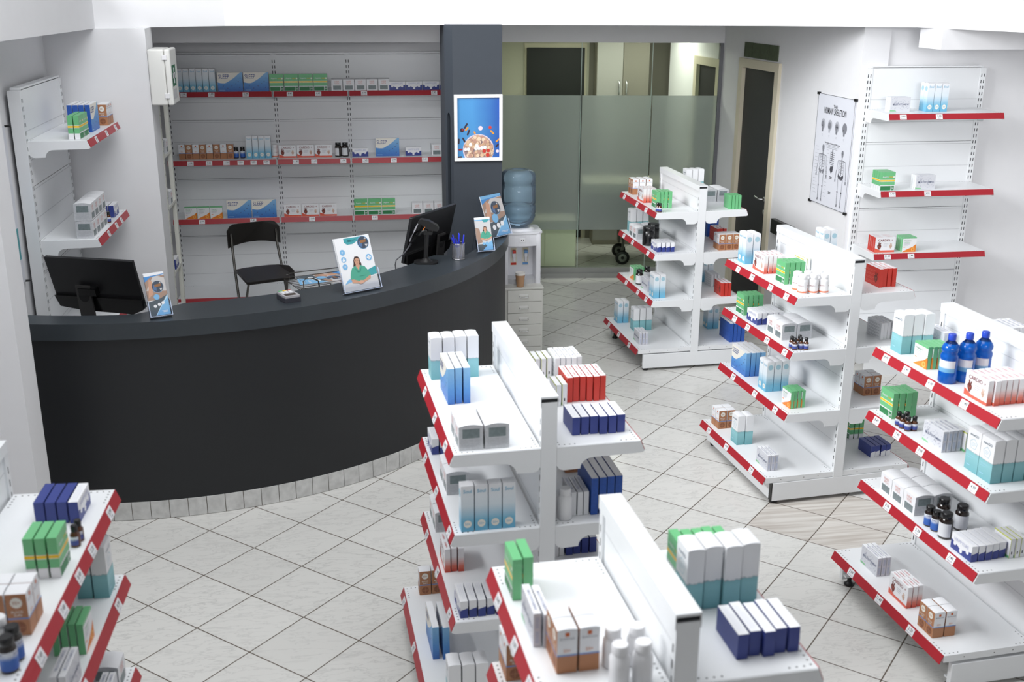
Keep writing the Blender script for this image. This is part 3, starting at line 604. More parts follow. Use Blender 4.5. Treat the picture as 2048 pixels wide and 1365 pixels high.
def c_hair():
    c = Carton(.105, .105, .11, PAPER, SILVER, SILVER, SILVER, PAPER, .008); mb = c.mb; f = c.face('front')
    lr = mat('print_pale_coral', (224, 172, 166), .5); mb.text(f, 'HAIR', .0525, .082, .045, lr); mb.text(f, 'VITA', .0525, .064, .045, lr)
    mb.rect(f, .016, .008, .09, .046, GREYP)
    for nm in ('left', 'right', 'back'):
        f = c.face(nm); mb.rect(f, .016, .052, .09, .092, GREYP); lines(mb, f, .01, .042, .085, 5, .007, mat('print_grey_lines', (178, 180, 186), .5))
    return c
def c_happy():
    c = Carton(.155, .036, .08, PAPER, NAVY, NAVY, PAPER, PAPER, 0., NAVY); mb = c.mb; f = c.face('front')
    mb.flat(f, ((0, 0), (.155, 0), (.155, .048), (.125, .04), (.0775, .022), (.03, .04), (0, .048)), NAVY); mb.text(f, 'HAPPYLIFE', .0775, .06, .11, mat('print_lavender', (184, 188, 214), .5))
    for x, y in ((.03, .036), (.0775, .018), (.125, .036)): mb.disc(f, x, y, .011, PAPER, .0012)
    f = c.face('right'); mb.flat(f, ((0, 0), (.036, 0), (.036, .046), (0, .036)), NAVY)
    f = c.face('back'); lines(mb, f, .01, .06, .13, 5, .011, mat('print_mid_navy', (70, 82, 150), .5)); 
    f = c.face('top'); lines(mb, f, .015, .026, .12, 3, .008, mat('print_pale_lavender', (214, 216, 230), .5))
    return c
def c_multi():
    c = Carton(.163, .024, .108, mat('print_pearl', (214, 216, 222), .45), PAPER, PAPER, mat('print_grey_band', (206, 206, 214), .5, var=.08, scale=120), PAPER); mb = c.mb; f = c.face('front'); rng = random.Random(3)
    g = mat('print_pattern_grey', (176, 180, 194), .5)
    for k in range(46):
        a = rng.random()*6.28; r_ = .012+.030*rng.random(); x, y = .112+r_*1.2*math.cos(a), .056+r_*math.sin(a); mb.stroke(f, [(x, y), (x+.006*math.cos(a+1.2), y+.006*math.sin(a+1.2))], .0022, g)
    for k in range(22):
        x, y = .01+.05*rng.random(), .02+.08*rng.random(); mb.stroke(f, [(x, y), (x+.007, y+.009)], .0022, g)
    mb.text(f, 'MULTIVITAMINS', .085, .056, .13, mat('print_slate', (112, 120, 146), .5)); mb.flat(f, ((.0, 0.004), (.055, .004), (.045, .012), (0, .016)), mat('print_soft_green', (138, 200, 150), .5))
    f = c.face('right'); mb.rect(f, .006, .012, .018, .05, mat('print_band_blue', (184, 190, 208), .5)); mb.rect(f, .006, .06, .018, .096, MAT['print_band_blue'])
    f = c.face('top'); mb.text(f, 'MULTIVITAMINS', .09, .012, .11, mat('print_pale_slate', (186, 190, 206), .5))
    f = c.face('back')
    for k in range(5): lines(mb, f, .015, .092-.019*k, .13, 2, .007, GREYINK)
    return c
def c_sun():
    c = Carton(.06, .06, .138, BROWN, BROWN, PAPER, PAPER, PAPER, .003); mb = c.mb
    for nm in ('front', 'back'):
        f = c.face(nm); mb.disc(f, .03, .107, .017, CREAMP); mb.text(f, '50+', .03, .107, .022, BROWN); mb.text(f, 'BLOCK', .03, .078, .034, CREAMP); mb.text(f, 'SUN', .03, .067, .022, CREAMP)
        mb.rect(f, 0, .054, .06, .058, mat('print_stripe_blue', (104, 152, 214), .5)); mb.disc(f, .03, .027, .019, DBROWN); mb.stroke(f, [(.03, .01), (.03, .044)], .002, BROWN, .0012); mb.stroke(f, [(.013, .027), (.047, .027)], .002, BROWN, .0012)
    for nm in ('left', 'right'):
        f = c.face(nm); mb.rect(f, 0, 0, .06, .055, BROWN); mb.rect(f, 0, .054, .06, .058, MAT['print_stripe_blue'], .0009); mb.rect(f, .024, .115, .036, .127, mat('print_dark_orange', (206, 98, 36), .5)); mb.text(f, 'BLOCK SUN', .03, .108, .044, GREYINK); mb.text(f, '50+', .03, .070, .022, mat('print_pale_rust', (222, 160, 130), .5))
    return c
def c_yellow():
    c = Carton(.12, .026, .10, PAPER, PAPER, PAPER, PAPER, PAPER); mb = c.mb
    lime = mat('print_lime', (196, 204, 60), .5)
    for nm in ('front', 'back'): f = c.face(nm); mb.rect(f, 0, 0, .12, .012, GRN); lines(mb, f, .02, .07, .07, 3, .012); mb.rect(f, .0, .094, .12, .1, lime)
    for nm in ('left', 'right'): f = c.face(nm); mb.rect(f, 0, 0, .0025, .1, lime); mb.rect(f, .010, .02, .016, .034, INK)
    return c
TYPES = {k: globals()['c_'+k]() for k in ('soul', 'nowgo', 'aspirin', 'cardio', 'sleep', 'vitc', 'hair', 'happy', 'multi', 'sun', 'yellow')}
CMESH = {k: c.mb.mesh('medicine_carton') for k, c in TYPES.items()}
DIM = {k: (c.w, c.t, c.h) for k, c in TYPES.items()}
TYPES['red'] = TYPES['cardio']; CMESH['red'] = CMESH['cardio']; DIM['red'] = DIM['cardio']
# ---- bottles: body, cap and label parts
AMBERM = mat('amber_glass', (84, 44, 16), .12, coat=.4); BLKP = mat('black_gloss_plastic', (20, 20, 22), .25, coat=.3); WPL = mat('white_plastic', (236, 236, 238), .38)
SMOKE = mat('dark_brown_bottle', (34, 24, 20), .15, coat=.4); LBL = mat('bottle_label_white', (226, 228, 232), .5)
LBLB = ramp_mat('bottle_label_blue', [(0, (46, 86, 170)), (.045, (62, 110, 190)), (.06, (220, 226, 236)), (.09, (226, 230, 236))], 2, noise=.01, nscale=80)
LBLS = ramp_mat('bottle_label_small_blue', [(0, (52, 66, 140)), (.026, (66, 82, 156)), (.034, (222, 226, 236)), (.06, (226, 230, 236))], 2, noise=.006, nscale=160)
LBLC = ramp_mat('bottle_label_orange', [(0, (226, 122, 84)), (.018, (226, 122, 84)), (.022, (238, 236, 236)), (.1, (238, 238, 240))], 2, noise=.003, nscale=80)
MOUTHL = mat('mouthwash_blue', (14, 74, 176), .06, coat=.5)
def blue_liquid():
    m = bpy.data.materials.new('blue_mouthwash'); m.use_nodes = True; b = m.node_tree.nodes['Principled BSDF']
    b.inputs['Base Color'].default_value = (*lin((20, 104, 205)), 1); b.inputs['Transmission Weight'].default_value = .35; b.inputs['Roughness'].default_value = .06; b.inputs['IOR'].default_value = 1.33; b.inputs['Coat Weight'].default_value = .4
    return m
BLIQ = blue_liquid(); PET = clear_mat('clear_plastic', (238, 244, 250), .16, .03)
def lathe_mesh(nm, parts):
    mb = MB()
    for prof, m in parts: mb.lathe(prof, m, n=18)
    return mb.mesh(nm)
def label_mesh(nm, r_, z0, z1, m, a0=0., a1=360., txt=None, tm=None):
    mb = MB(); n = max(6, int(20*(a1-a0)/360)); vs = []
    for k in range(n+1): t = R(a0+(a1-a0)*k/n); vs += [(r_*math.cos(t), r_*math.sin(t), z0), (r_*math.cos(t), r_*math.sin(t), z1)]
    mb.add(vs, [(2*k, 2*k+2, 2*k+3, 2*k+1) for k in range(n)], m, True)
    if txt:
        for ang in (205, 325, 85):
            vs2, fs = text_geo(txt[0]); wd_, zz = txt[1], txt[2]
            mb.add([((r_+.0006)*math.cos(R(ang)+x*wd_/r_), (r_+.0006)*math.sin(R(ang)+x*wd_/r_), zz+y*wd_) for x, y in vs2], fs, tm)
    return mb.mesh(nm)
BOT = {
 'amber': ('dropper_bottle', [('body', lathe_mesh('b', [([(.016, 0), (.0165, .002), (.0165, .044), (.010, .052), (.009, .056)], AMBERM)])), ('cap', lathe_mesh('c', [([(.0115, .054), (.0115, .074), (.009, .076)], BLKP)])), ('paper_label', label_mesh('l', .0169, .008, .038, LBLS, 120, 330))]),
 'cbot': ('pill_bottle', [('body', lathe_mesh('b', [([(.028, 0), (.03, .003), (.03, .082), (.024, .092), (.022, .094)], WPL)])), ('cap', lathe_mesh('c', [([(.025, .092), (.026, .094), (.026, .117), (.023, .12)], WPL)])), ('paper_label', label_mesh('l', .0305, .008, .078, LBLC, txt=('CARDIO +', .042, .052), tm=DRED))]),
 'blue': ('mouthwash_bottle', [('body', lathe_mesh('b', [([(.038, 0), (.043, .006), (.043, .05), (.0415, .055), (.0415, .115), (.043, .12), (.043, .135), (.036, .148), (.041, .156), (.042, .168), (.037, .182), (.028, .193)], BLIQ), ([(.028, .193), (.02, .202), (.0155, .206), (.0155, .212)], PET)])), ('cap', lathe_mesh('c', [([(.0185, .209), (.0185, .234), (.0165, .238)], mat('blue_cap', (36, 72, 190), .35))])), ('paper_label', label_mesh('l', .0425, .056, .114, ramp_mat('mouthwash_label', [(0, (70, 140, 200)), (.075, (120, 180, 220)), (.08, (226, 232, 238)), (.12, (230, 234, 240))], 2), 150, 275, txt=None))]),
 'dark': ('pill_bottle', [('body', lathe_mesh('b', [([(.0225, 0), (.024, .003), (.024, .072), (.018, .082), (.017, .084)], SMOKE)])), ('cap', lathe_mesh('c', [([(.0195, .082), (.0205, .084), (.0205, .103), (.018, .105)], BLKP)])), ('paper_label', label_mesh('l', .0244, .008, .066, LBLB, txt=('SLEEP', .022, .058), tm=NAVY))]),
 'darkw': ('pill_bottle', [('body', lathe_mesh('b', [([(.031, 0), (.033, .003), (.033, .09), (.025, .103), (.023, .105)], SMOKE)])), ('cap', lathe_mesh('c', [([(.026, .103), (.027, .105), (.027, .129), (.024, .132)], BLKP)])), ('paper_label', label_mesh('l', .0334, .012, .082, LBL, 120, 300, txt=None))]),
 'jar': ('pill_jar', [('body', lathe_mesh('b', [([(.049, 0), (.052, .004), (.052, .120), (.043, .130)], BLKP)])), ('cap', lathe_mesh('c', [([(.049, .126), (.050, .128), (.050, .158), (.047, .162)], BLKP)]))]),
 'white': ('pill_bottle', [('body', lathe_mesh('b', [([(.026, 0), (.028, .003), (.028, .08), (.02, .091), (.019, .095)], WPL)])), ('cap', lathe_mesh('c', [([(.0225, .093), (.023, .095), (.023, .117), (.021, .12)], WPL)]))]),
 'whitebig': ('pill_bottle', [('body', lathe_mesh('b', [([(.028, 0), (.031, .004), (.031, .10), (.022, .112), (.021, .116)], WPL)])), ('cap', lathe_mesh('c', [([(.024, .113), (.025, .115), (.025, .138), (.023, .141)], WPL)]))]),
}
LOOK = dict(soul='slim white-to-blue carton', nowgo='white and teal carton', aspirin='green yellow-striped carton', cardio='white-and-red heart carton', red='red heart carton', sleep='blue sleep-aid carton', vitc='green-orange vitamin carton', hair='white arched cube carton', happy='flat navy-white carton', multi='thin white patterned carton', sun='brown-white sunscreen carton', yellow='white lime-edged carton',
            amber='tiny amber dropper bottle', cbot='white orange-based pill bottle', blue='blue mouthwash bottle', dark='dark blue-labelled bottle', darkw='dark wide pill bottle', jar='black pill jar', white='plain white pill bottle', whitebig='large plain white bottle')
TABLE = """G3 s1 sun B 0.826 -0.344 3 2 -
G3 s1 cardio L 0.437 -0.370 4 1 -
G3 s1 aspirin L 0.179 -0.345 4 1 -
G3 s1 amber Lc 0.052 -0.372 1 1 -
G3 s1 amber Lc 0.029 -0.359 1 1 -
G3 s2 nowgo L 0.873 -0.337 3 1 -
G3 s2 hair L 0.566 -0.380 2 2 -
G3 s2 jar Lc 0.360 -0.335 1 1 -
G3 s2 jar Lc 0.470 -0.255 1 1 -
G3 s2 happy L 0.076 -0.352 4 1 -
G3 s3 vitc L 0.698 -0.347 4 1 -
G3 s3 darkw Lc 0.569 -0.331 1 1 -
G3 s3 darkw Lc 0.675 -0.225 1 1 -
G3 s3 multi L 0.283 -0.354 2 1 -
G3 s3 soul L 0.081 -0.365 2 2 -
G3 b soul L 0.786 -0.454 2 2 -
G3 b nowgo L 0.536 -0.382 3 1 -
G3 b multi L 0.133 -0.454 3 1 -
G3 s1 nowgo R 0.839 0.160 3 1 -
G3 s1 hair R 0.380 0.172 2 2 -
G3 s1 vitc R 0.042 0.252 4 1 -
G3 s2 sleep R 0.568 0.283 3 1 -
G3 s2 cardio R 0.350 0.285 3 1 -
G3 s2 sun N 0.047 0.185 3 2 -
G3 s3 multi R 0.355 0.266 3 1 -
G3 s3 red R 0.030 0.229 3 1 -
G3 s3 soul R 0.527 0.244 2 1 -
G3 b soul R 0.456 0.295 2 2 -
G3 b sleep R 0.058 0.341 4 1 -
GB s1 soul L 0.855 -0.345 2 2 -
GB s1 cardio L 0.578 -0.338 5 1 -
GB s1 aspirin L 0.305 -0.331 4 1 -
GB s1 yellow L 0.527 -0.090 2 1 -
GB s1 cbot Lc 0.100 -0.315 1 1 -
GB s1 cbot Lc 0.090 -0.249 1 1 -
GB s1 cbot Lc 0.080 -0.183 1 1 -
GB s1 cbot Lc 0.172 -0.315 1 1 -
GB s1 cbot Lc 0.165 -0.249 1 1 -
GB s1 cbot Lc 0.155 -0.183 1 1 -
GB s2 aspirin L 0.800 -0.354 4 1 -
GB s2 happy L 0.578 -0.361 5 1 -
GB s2 hair L 0.242 -0.354 2 2 -
GB s2 amber Lc 0.056 -0.357 1 1 -
GB s2 amber Lc 0.059 -0.315 1 1 -
GB s2 amber Lc 0.045 -0.286 1 1 -
GB s2 amber Lc 0.094 -0.358 1 1 -
GB s2 amber Lc 0.106 -0.299 1 1 -
GB s3 sleep L 0.699 -0.357 4 1 -
GB s3 soul L 0.398 -0.353 3 2 -
GB s3 vitc L 0.088 -0.337 4 1 -
GB b sun N 0.831 -0.468 2 2 -
GB b nowgo L 0.535 -0.464 2 1 -
GB b multi L 0.102 -0.451 3 1 -
GB s1 soul R 0.845 0.221 2 2 -
GB s1 red R 0.118 0.215 4 1 -
GB s2 multi R 0.119 0.267 4 1 -
GB s3 sun N 0.190 0.239 2 2 -
GB b aspirin R 0.453 0.336 3 1 -
GB b happy R 0.150 0.314 4 1 f
G1 s1 nowgo L 0.888 -0.363 4 1 -
G1 s1 sleep L 0.557 -0.334 3 1 -
G1 s1 hair L 0.037 -0.368 2 2 -
G1 s1 multi R 0.778 0.217 5 1 -
G1 s1 yellow R 0.808 0.124 3 1 -
G1 s1 yellow R 0.449 0.137 2 1 -
G1 s1 red R 0.479 0.197 6 1 -
G1 s1 happy R 0.100 0.123 6 1 -
G1 s2 happy L 0.820 -0.375 3 1 -
G1 s2 hair L 0.376 -0.372 1 2 -
G1 s2 soul N 0.023 -0.362 4 1 -
G1 s3 hair L 0.815 -0.368 1 2 -
G1 s3 cardio L 0.419 -0.377 3 1 -
G1 s3 happy L 0.029 -0.370 5 1 -
G1 b sun N 0.955 -0.435 3 1 -
G1 b sleep L 0.376 -0.447 1 1 -
G1 b sleep L 0.372 -0.399 1 1 -
G1 b nowgo L 0.012 -0.425 3 1 -
G1 s2 sleep R 0.072 0.204 4 1 -
G1 s2 multi R 0.077 0.120 3 1 -
G1 s2 whitebig Rc 0.063 0.089 1 1 -
G1 s2 sun N 0.500 0.203 1 1 -
G1 s3 happy R 0.473 0.205 4 1 -
G1 s3 multi R 0.467 0.147 2 1 -
G2 s1 aspirin L 0.512 -0.370 2 1 -
G2 s1 multi L 0.250 -0.361 2 1 -
G2 s1 sun B 0.118 -0.328 2 2 -
G2 s1 white Lc 0.132 -0.165 1 1 -
G2 s1 white Lc 0.128 -0.098 1 1 -
G2 s1 white Lc 0.050 -0.170 1 1 -
G2 s1 white Lc 0.049 -0.105 1 1 -
G2 s2 sun N 0.610 -0.367 1 2 -
G2 s1 nowgo R 0.345 0.125 4 1 -
G2 s1 aspirin R 0.485 0.158 5 1 -
G2 s1 happy R 0.087 0.182 5 1 -
GR s1 nowgo L 0.890 -0.341 3 1 -
GR s1 vitc L 0.650 -0.345 5 1 -
GR s1 multi L 0.860 -0.120 2 1 -
GR s1 blue Lc 0.483 -0.345 1 1 -
GR s1 blue Lc 0.478 -0.255 1 1 -
GR s1 blue Lc 0.485 -0.165 1 1 -
GR s1 cardio L 0.151 -0.364 7 1 -
GR s2 aspirin L 0.884 -0.351 4 1 -
GR s2 amber Lc 0.733 -0.352 1 1 -
GR s2 amber Lc 0.729 -0.319 1 1 -
GR s2 amber Lc 0.805 -0.360 1 1 -
GR s2 amber Lc 0.771 -0.359 1 1 -
GR s2 amber Lc 0.793 -0.321 1 1 -
GR s2 multi L 0.445 -0.349 4 1 -
GR s2 yellow L 0.434 -0.236 1 1 -
GR s2 nowgo L 0.085 -0.341 4 2 -
GR s3 hair L 0.579 -0.362 2 3 -
GR s3 dark Lc 0.478 -0.342 1 1 -
GR s3 dark Lc 0.425 -0.339 1 1 -
GR s3 darkw Lc 0.352 -0.335 1 1 -
GR s3 darkw Lc 0.493 -0.257 1 1 -
GR s3 darkw Lc 0.409 -0.211 1 1 -
GR s3 happy L 0.108 -0.367 5 1 -
GR s3 yellow L 0.097 -0.168 3 1 -
GR b multi L 0.726 -0.435 3 1 -
GR b cardio L 0.413 -0.455 3 1 -
GR b sun B 0.147 -0.480 2 2 -
GR s1 multi R 0.862 0.273 4 1 -
GL s1 happy R 0.988 0.180 4 1 l
GL s1 aspirin R 0.609 0.259 3 1 -
GL s1 amber Rc 0.820 0.357 1 1 -
GL s1 amber Rc 0.858 0.359 1 1 -
GL s1 sun N 0.285 0.239 2 2 -
GL s1 dark Rc 0.117 0.352 1 1 -
GL s1 dark Rc 0.169 0.352 1 1 -
GL s1 white Rc 0.195 0.308 1 1 -
GL s2 nowgo R 1.076 0.260 2 1 -
GL s2 vitc R 0.722 0.270 4 1 -
GL s2 multi R 0.430 0.338 2 1 -
GL s3 hair R 1.095 0.265 1 1 -
GL s3 multi R 0.900 0.319 2 1 -
LW s1 aspirin R 0.052 0.243 2 2 -
LW s1 sleep R 0.403 0.166 4 1 -
LW s1 sun N 0.785 0.278 1 3 -
LW s2 hair R 0.031 0.222 1 4 l
LW s2 amber Rc 0.541 0.327 1 1 -
LW s2 happy R 0.704 0.255 2 1 -
RW s1 multi N -0.248 0.081 1 3 -
RW s1 soul N -0.254 0.390 3 2 -
RW s2 aspirin N -0.363 0.011 1 4 -
RW s2 multi N -0.342 0.328 1 3 -
RW s3 cardio N -0.340 0.035 1 4 -
RW s3 vitc N -0.351 0.272 1 4 -
BW s1 soul N -0.345 0.147 6 1 -
BW s1 sleep N -0.345 0.508 2 1 -
BW s1 aspirin N -0.345 0.974 4 1 -
BW s1 hair N -0.345 1.535 5 1 -
BW s1 happy N -0.345 2.066 4 1 -
BW s2 sun B -0.270 0.100 8 1 a
BW s2 dark Nc -0.230 0.619 1 1 -
BW s2 dark Nc -0.230 0.679 1 1 -
BW s2 soul N -0.270 0.717 4 1 -
BW s2 cbot Nc -0.230 0.980 1 1 -
BW s2 cardio N -0.270 1.015 3 1 -
BW s2 darkw Nc -0.230 1.572 1 1 -
BW s2 darkw Nc -0.230 1.638 1 1 -
BW s2 happy N -0.270 1.701 1 1 -
BW s2 sleep N -0.270 1.924 1 1 -
BW s2 happy N -0.270 2.208 1 1 -
BW s2 hair N -0.270 2.458 1 1 -
BW s3 vitc N -0.345 0.115 3 1 -
BW s3 sleep N -0.345 0.505 2 1 -
BW s3 cardio N -0.345 1.035 3 1 -
BW s3 aspirin N -0.345 1.700 3 1 -
BW s3 hair N -0.345 2.253 3 1 -"""
ORD = ['', 'first', 'second', 'third', 'fourth', 'fifth', 'sixth', 'seventh', 'eighth', 'ninth']
def ordinal(i, n, lo='leftmost', hi='rightmost', frm='from left'):
    if n == 1: return ''
    if n == 2: return lo.replace('most', '')+' one of two' if lo == 'leftmost' and i == 0 else (hi.replace('most', '')+' one of two' if hi == 'rightmost' and i == 1 else (lo if i == 0 else hi))
    if i == 0: return lo
    if i == n-1: return hi
    return ORD[i+1]+' '+frm
def shelf_phrase(u, sh, v):
    lv = {'s1': 'top', 's2': 'second', 's3': 'third', 'b': 'bottom'}[sh]
    if u in ('G3', 'GB', 'G1', 'G2', 'GR'): return "%s %s shelf of %s" % (lv, 'left' if v < 0 else 'right', UN[u][0])
    if u == 'BW': return "%s shelf of back wall rack" % lv
    return "%s shelf of %s" % (lv, UN[u][0])
rows = []
for ln in TABLE.strip().split('\n'):
    u, sh, ty, ori, s, v, nv, ns, ex = ln.split(); rows.append((u, sh, ty, ori, float(s), float(v), int(nv), int(ns), ex))
def lookkey(ty): return ty
keys = {}
for i, r_ in enumerate(rows): keys.setdefault((shelf_phrase(r_[0], r_[1], r_[5]), r_[2]), []).append(i)
SCALE = {'RW': 1.08, 'LW': 1.06}
used = {}
made_bottle = {}
CNAME = dict(soul='lotion_carton', nowgo='mouthwash_carton', aspirin='tablet_carton', cardio='heart_supplement_carton', red='heart_supplement_carton', sleep='sleep_aid_carton', vitc='vitamin_carton', hair='hair_supplement_carton', happy='supplement_carton', multi='multivitamin_carton', sun='sunscreen_carton', yellow='medicine_carton')
def put_carton(ty, loc, rz, label, group, sc=1., flip=0, thin='y'):
    o = bpy.data.objects.new(CNAME[ty], CMESH[ty]); C.objects.link(o)
    o.location = loc; o.rotation_euler = (math.pi if flip == 2 else 0, math.pi if flip == 1 else 0, rz)
    if flip: o.location.z += DIM[ty][2]*sc
    o.scale = (sc*(.97 if thin == 'x' else 1), sc*((.91 if DIM[ty][1] < .045 else .95) if thin == 'y' else 1), sc)
    return tag(o, label, 'carton' if ty != 'x' else 'box', group)
def put_bottle(ty, loc, rz, label, group):
    nm, parts = BOT[ty]
    if ty not in made_bottle:
        root = thing(nm, label, 'bottle' if nm != 'pill_jar' else 'jar', loc, rz, group)
        for pn, me in parts: o = bpy.data.objects.new(pn, me); C.objects.link(o); o.parent = root
        made_bottle[ty] = root; return root
    c = copy_tree(made_bottle[ty]); c.location = loc; c.rotation_euler.z = rz; return tag(c, label, c['category'], group)
rng = random.Random(11)
for (phrase, ty), idx in keys.items():
    rs = [rows[i] for i in idx]; u = rs[0][0]
    (x0, y0), ro, hs = UN[u][1], UN[u][2], dict(zip(('s1', 's2', 's3', 'b'), UN[u][4]))
    W = lambda v, s, h: (x0+v*math.cos(ro)-s*math.sin(ro), y0+v*math.sin(ro)+s*math.cos(ro), h)
    look = LOOK[ty]; grp = "%ss, %s" % (look, phrase)
    single = all(r_[6]*r_[7] == 1 for r_ in rs) and len(rs) > 1
    if single: rs = sorted(rs, key=lambda r_: W(r_[5], r_[4], 0)[0]/max(.5, W(r_[5], r_[4], 0)[1]))
    elif len(rs) > 1: rs = sorted(rs, key=lambda r_: -r_[4])
    for ri, (u, sh, ty, ori, s, v, nv, ns, ex) in enumerate(rs):
        h = hs[sh]
        if ori.endswith('c'):
            pos = ordinal(ri, len(rs)) if single else ''
            put_bottle(ty, W(v, s, h+.0008), ro+rng.uniform(-.4, .4) if ty != 'blue' else ro+rng.uniform(-.1, .1), ', '.join(p for p in (look, pos, phrase) if p), grp); continue
        w_, t_, h_ = DIM[ty]; sc = SCALE.get(u, 1.)
        if u == 'BW' and ty == 'aspirin': sc = 1.1
        w_, t_, h_ = w_*sc, t_*sc, h_*sc; lay = 2 if 'l' in ex and ty == 'hair' else 1
        dv, ds = (t_, w_) if ori[0] in 'LR' else (w_, t_)
        gap = .003
        for i in range(nv):
            for j in range(ns):
                for k in range(lay):
                    o_ = ori[0]
                    rz = {'L': -math.pi/2, 'R': math.pi/2, 'N': 0., 'B': -math.pi/2}[o_]
                    if o_ == 'B' and ex == 'a': rz = -math.pi/2 if i % 2 == 0 else 0.
                    jit = rng.uniform(-.008, .008)
                    off = (rng.uniform(-.006, .006) if o_ in 'LR' else 0) if j == 0 and ns == 1 else 0
                    # the long row is nudged only along its free direction
                    loc = W(v+dv/2+i*(dv+gap), s+ds/2+j*(ds+gap)+off, h+.0008+k*(h_+.001))
                    wallu = u in ('RW', 'BW')
                    pos = ordinal(i, nv)
                    row = ''
                    if ns > 1: row = (ordinal(j, ns, 'frontmost', 'rearmost', 'from front') if wallu else {2: ('near row', 'far row'), 3: ('near row', 'middle row', 'far row'), 4: ('nearest row', 'second row', 'third row', 'farthest row')}[ns][j])
                    lyr = ('upper layer' if k else 'lower layer') if lay > 1 else ''
                    st = ''
                    if single: pos = ordinal(ri, len(rs))
                    elif len(rs) > 1: st = 'far set' if ri == 0 else 'near set'
                    fl = 1 if 'f' in ex else 2 if ('l' in ex and ty == 'happy' and i < nv-1) else 0
                    put_carton(ty, loc, ro+rz+(jit if ns == 1 else jit*.4), ', '.join(p for p in (look, pos, row, lyr, st, phrase) if p), grp, sc, fl, 'x' if o_ == 'N' else 'y')
# small packs on the slim side rack
for z, ty, wh in zip(SRZ, ('hair', 'hair', 'happy', 'happy'), ('top', 'second', 'third', 'lowest')):
    put_carton(ty, (-1.462 if ty == 'hair' else -1.43, 8.70+.225, z+.0008), math.pi/2, LOOK[ty]+', %s shelf of slim rack below first-aid cabinet' % wh, None)
# ================================================================== things on and around the counter
ZC = 1.281
TEALD, LB, SLATE = mat('print_turquoise', (70, 160, 168), .5), mat('print_flyer_blue', (128, 184, 226), .5), mat('print_slate_grey', (84, 94, 102), .5)
SKIN, HAIRM, SCRUB, SCRUBD = mat('print_skin', (206, 158, 132), .5), mat('print_dark_hair', (66, 46, 42), .5), mat('print_green_scrubs', (84, 168, 144), .5), mat('print_green_scrubs_fold', (62, 140, 120), .5)
PHBG, PHB = mat('print_photo_grey', (206, 206, 208), .5), mat('print_photo_brown', (168, 140, 124), .5)
def photo_circle(mb, f, cx, cy, r, sx=1.):
    mb.disc(f, cx, cy, r*1.08, LB, .0009, 24, sx); mb.disc(f, cx, cy, r, mat('print_photo_dark', (70, 80, 96), .5), .0012, 24, sx)
    mb.flat(f, [(cx-.8*r*sx, cy-.45*r), (cx-.25*r*sx, cy-.8*r), (cx-.2*r*sx, cy+.2*r), (cx-.75*r*sx, cy+.35*r)], mat('print_photo_blue', (88, 118, 160), .5), .0015)
    mb.flat(f, [(cx-.55*r*sx, cy-.1*r), (cx+.55*r*sx, cy+.02*r), (cx+.6*r*sx, cy+.5*r), (cx-.5*r*sx, cy+.38*r)], mat('print_cardboard', (150, 106, 70), .5), .0018)
    mb.flat(f, [(cx+.3*r*sx, cy+.55*r), (cx+.7*r*sx, cy+.5*r), (cx+.5*r*sx, cy+.8*r)], PHBG, .0018); mb.flat(f, [(cx+.25*r*sx, cy-.3*r), (cx+.8*r*sx, cy-.35*r), (cx+.45*r*sx, cy-.8*r)], PHBG, .0018)
def nurse(mb, f, cx, y0, s, lift=.0014, sx=1.25):
    """printed portrait of a woman in green scrubs, hands folded on a desk; s = figure height in metres"""
    p = lambda pts, m, k=0: mb.flat(f, [(cx+x*s*sx, y0+y*s) for x, y in pts], m, lift+.0004*k)
    p([(-.11, .86), (-.13, .72), (-.16, .62), (-.12, .60), (.12, .60), (.15, .66), (.12, .8), (.11, .92), (.05, .99), (-.05, .99)], HAIRM)
    p([(-.35, .13), (-.30, .38), (-.22, .56), (-.09, .64), (.09, .64), (.24, .56), (.33, .38), (.40, .2), (.27, .14), (.22, .04), (-.2, .02), (-.23, .12)], SCRUB, 1)
    p([(-.055, .74), (.055, .74), (.075, .62), (.0, .44), (-.075, .62)], SKIN, 2)
    p([(-.09, .84), (-.085, .74), (-.04, .665), (.04, .665), (.085, .74), (.09, .84), (.06, .93), (-.05, .93)], SKIN, 3)
    p([(-.095, .86), (-.07, .9), (.0, .93), (.07, .9), (.095, .86), (.07, .97), (-.07, .97)], HAIRM, 4)
    for ex in (-.042, .042): p([(ex-.022, .825), (ex, .836), (ex+.022, .825), (ex, .816)], HAIRM, 5)
    p([(-.03, .728), (0, .735), (.03, .728), (0, .715)], mat('print_lips', (170, 96, 92), .5), 5); p([(-.012, .77), (.012, .77), (0, .80)], mat('print_skin_shade', (180, 128, 106), .5), 4)
    p([(-.14, .6), (-.02, .40), (.01, .36), (-.05, .36)], SCRUBD, 2); p([(.14, .6), (.02, .40), (-.01, .36), (.05, .36)], SCRUBD, 2); p([(-.02, .22), (.2, .22), (.2, .205), (-.02, .205)], SCRUBD, 3)
    p([(-.33, .13), (-.22, .11), (-.02, .0), (.03, -.05), (-.06, -.07), (-.3, -.02)], SKIN, 2); p([(.39, .2), (.28, .14), (.06, .0), (.0, -.05), (.1, -.06), (.36, .06)], SKIN, 2)
    p([(-.07, .0), (-.02, .05), (.06, .04), (.1, -.02), (.06, -.09), (-.04, -.10), (-.09, -.05)], mat('print_skin_light', (216, 170, 146), .5), 5)
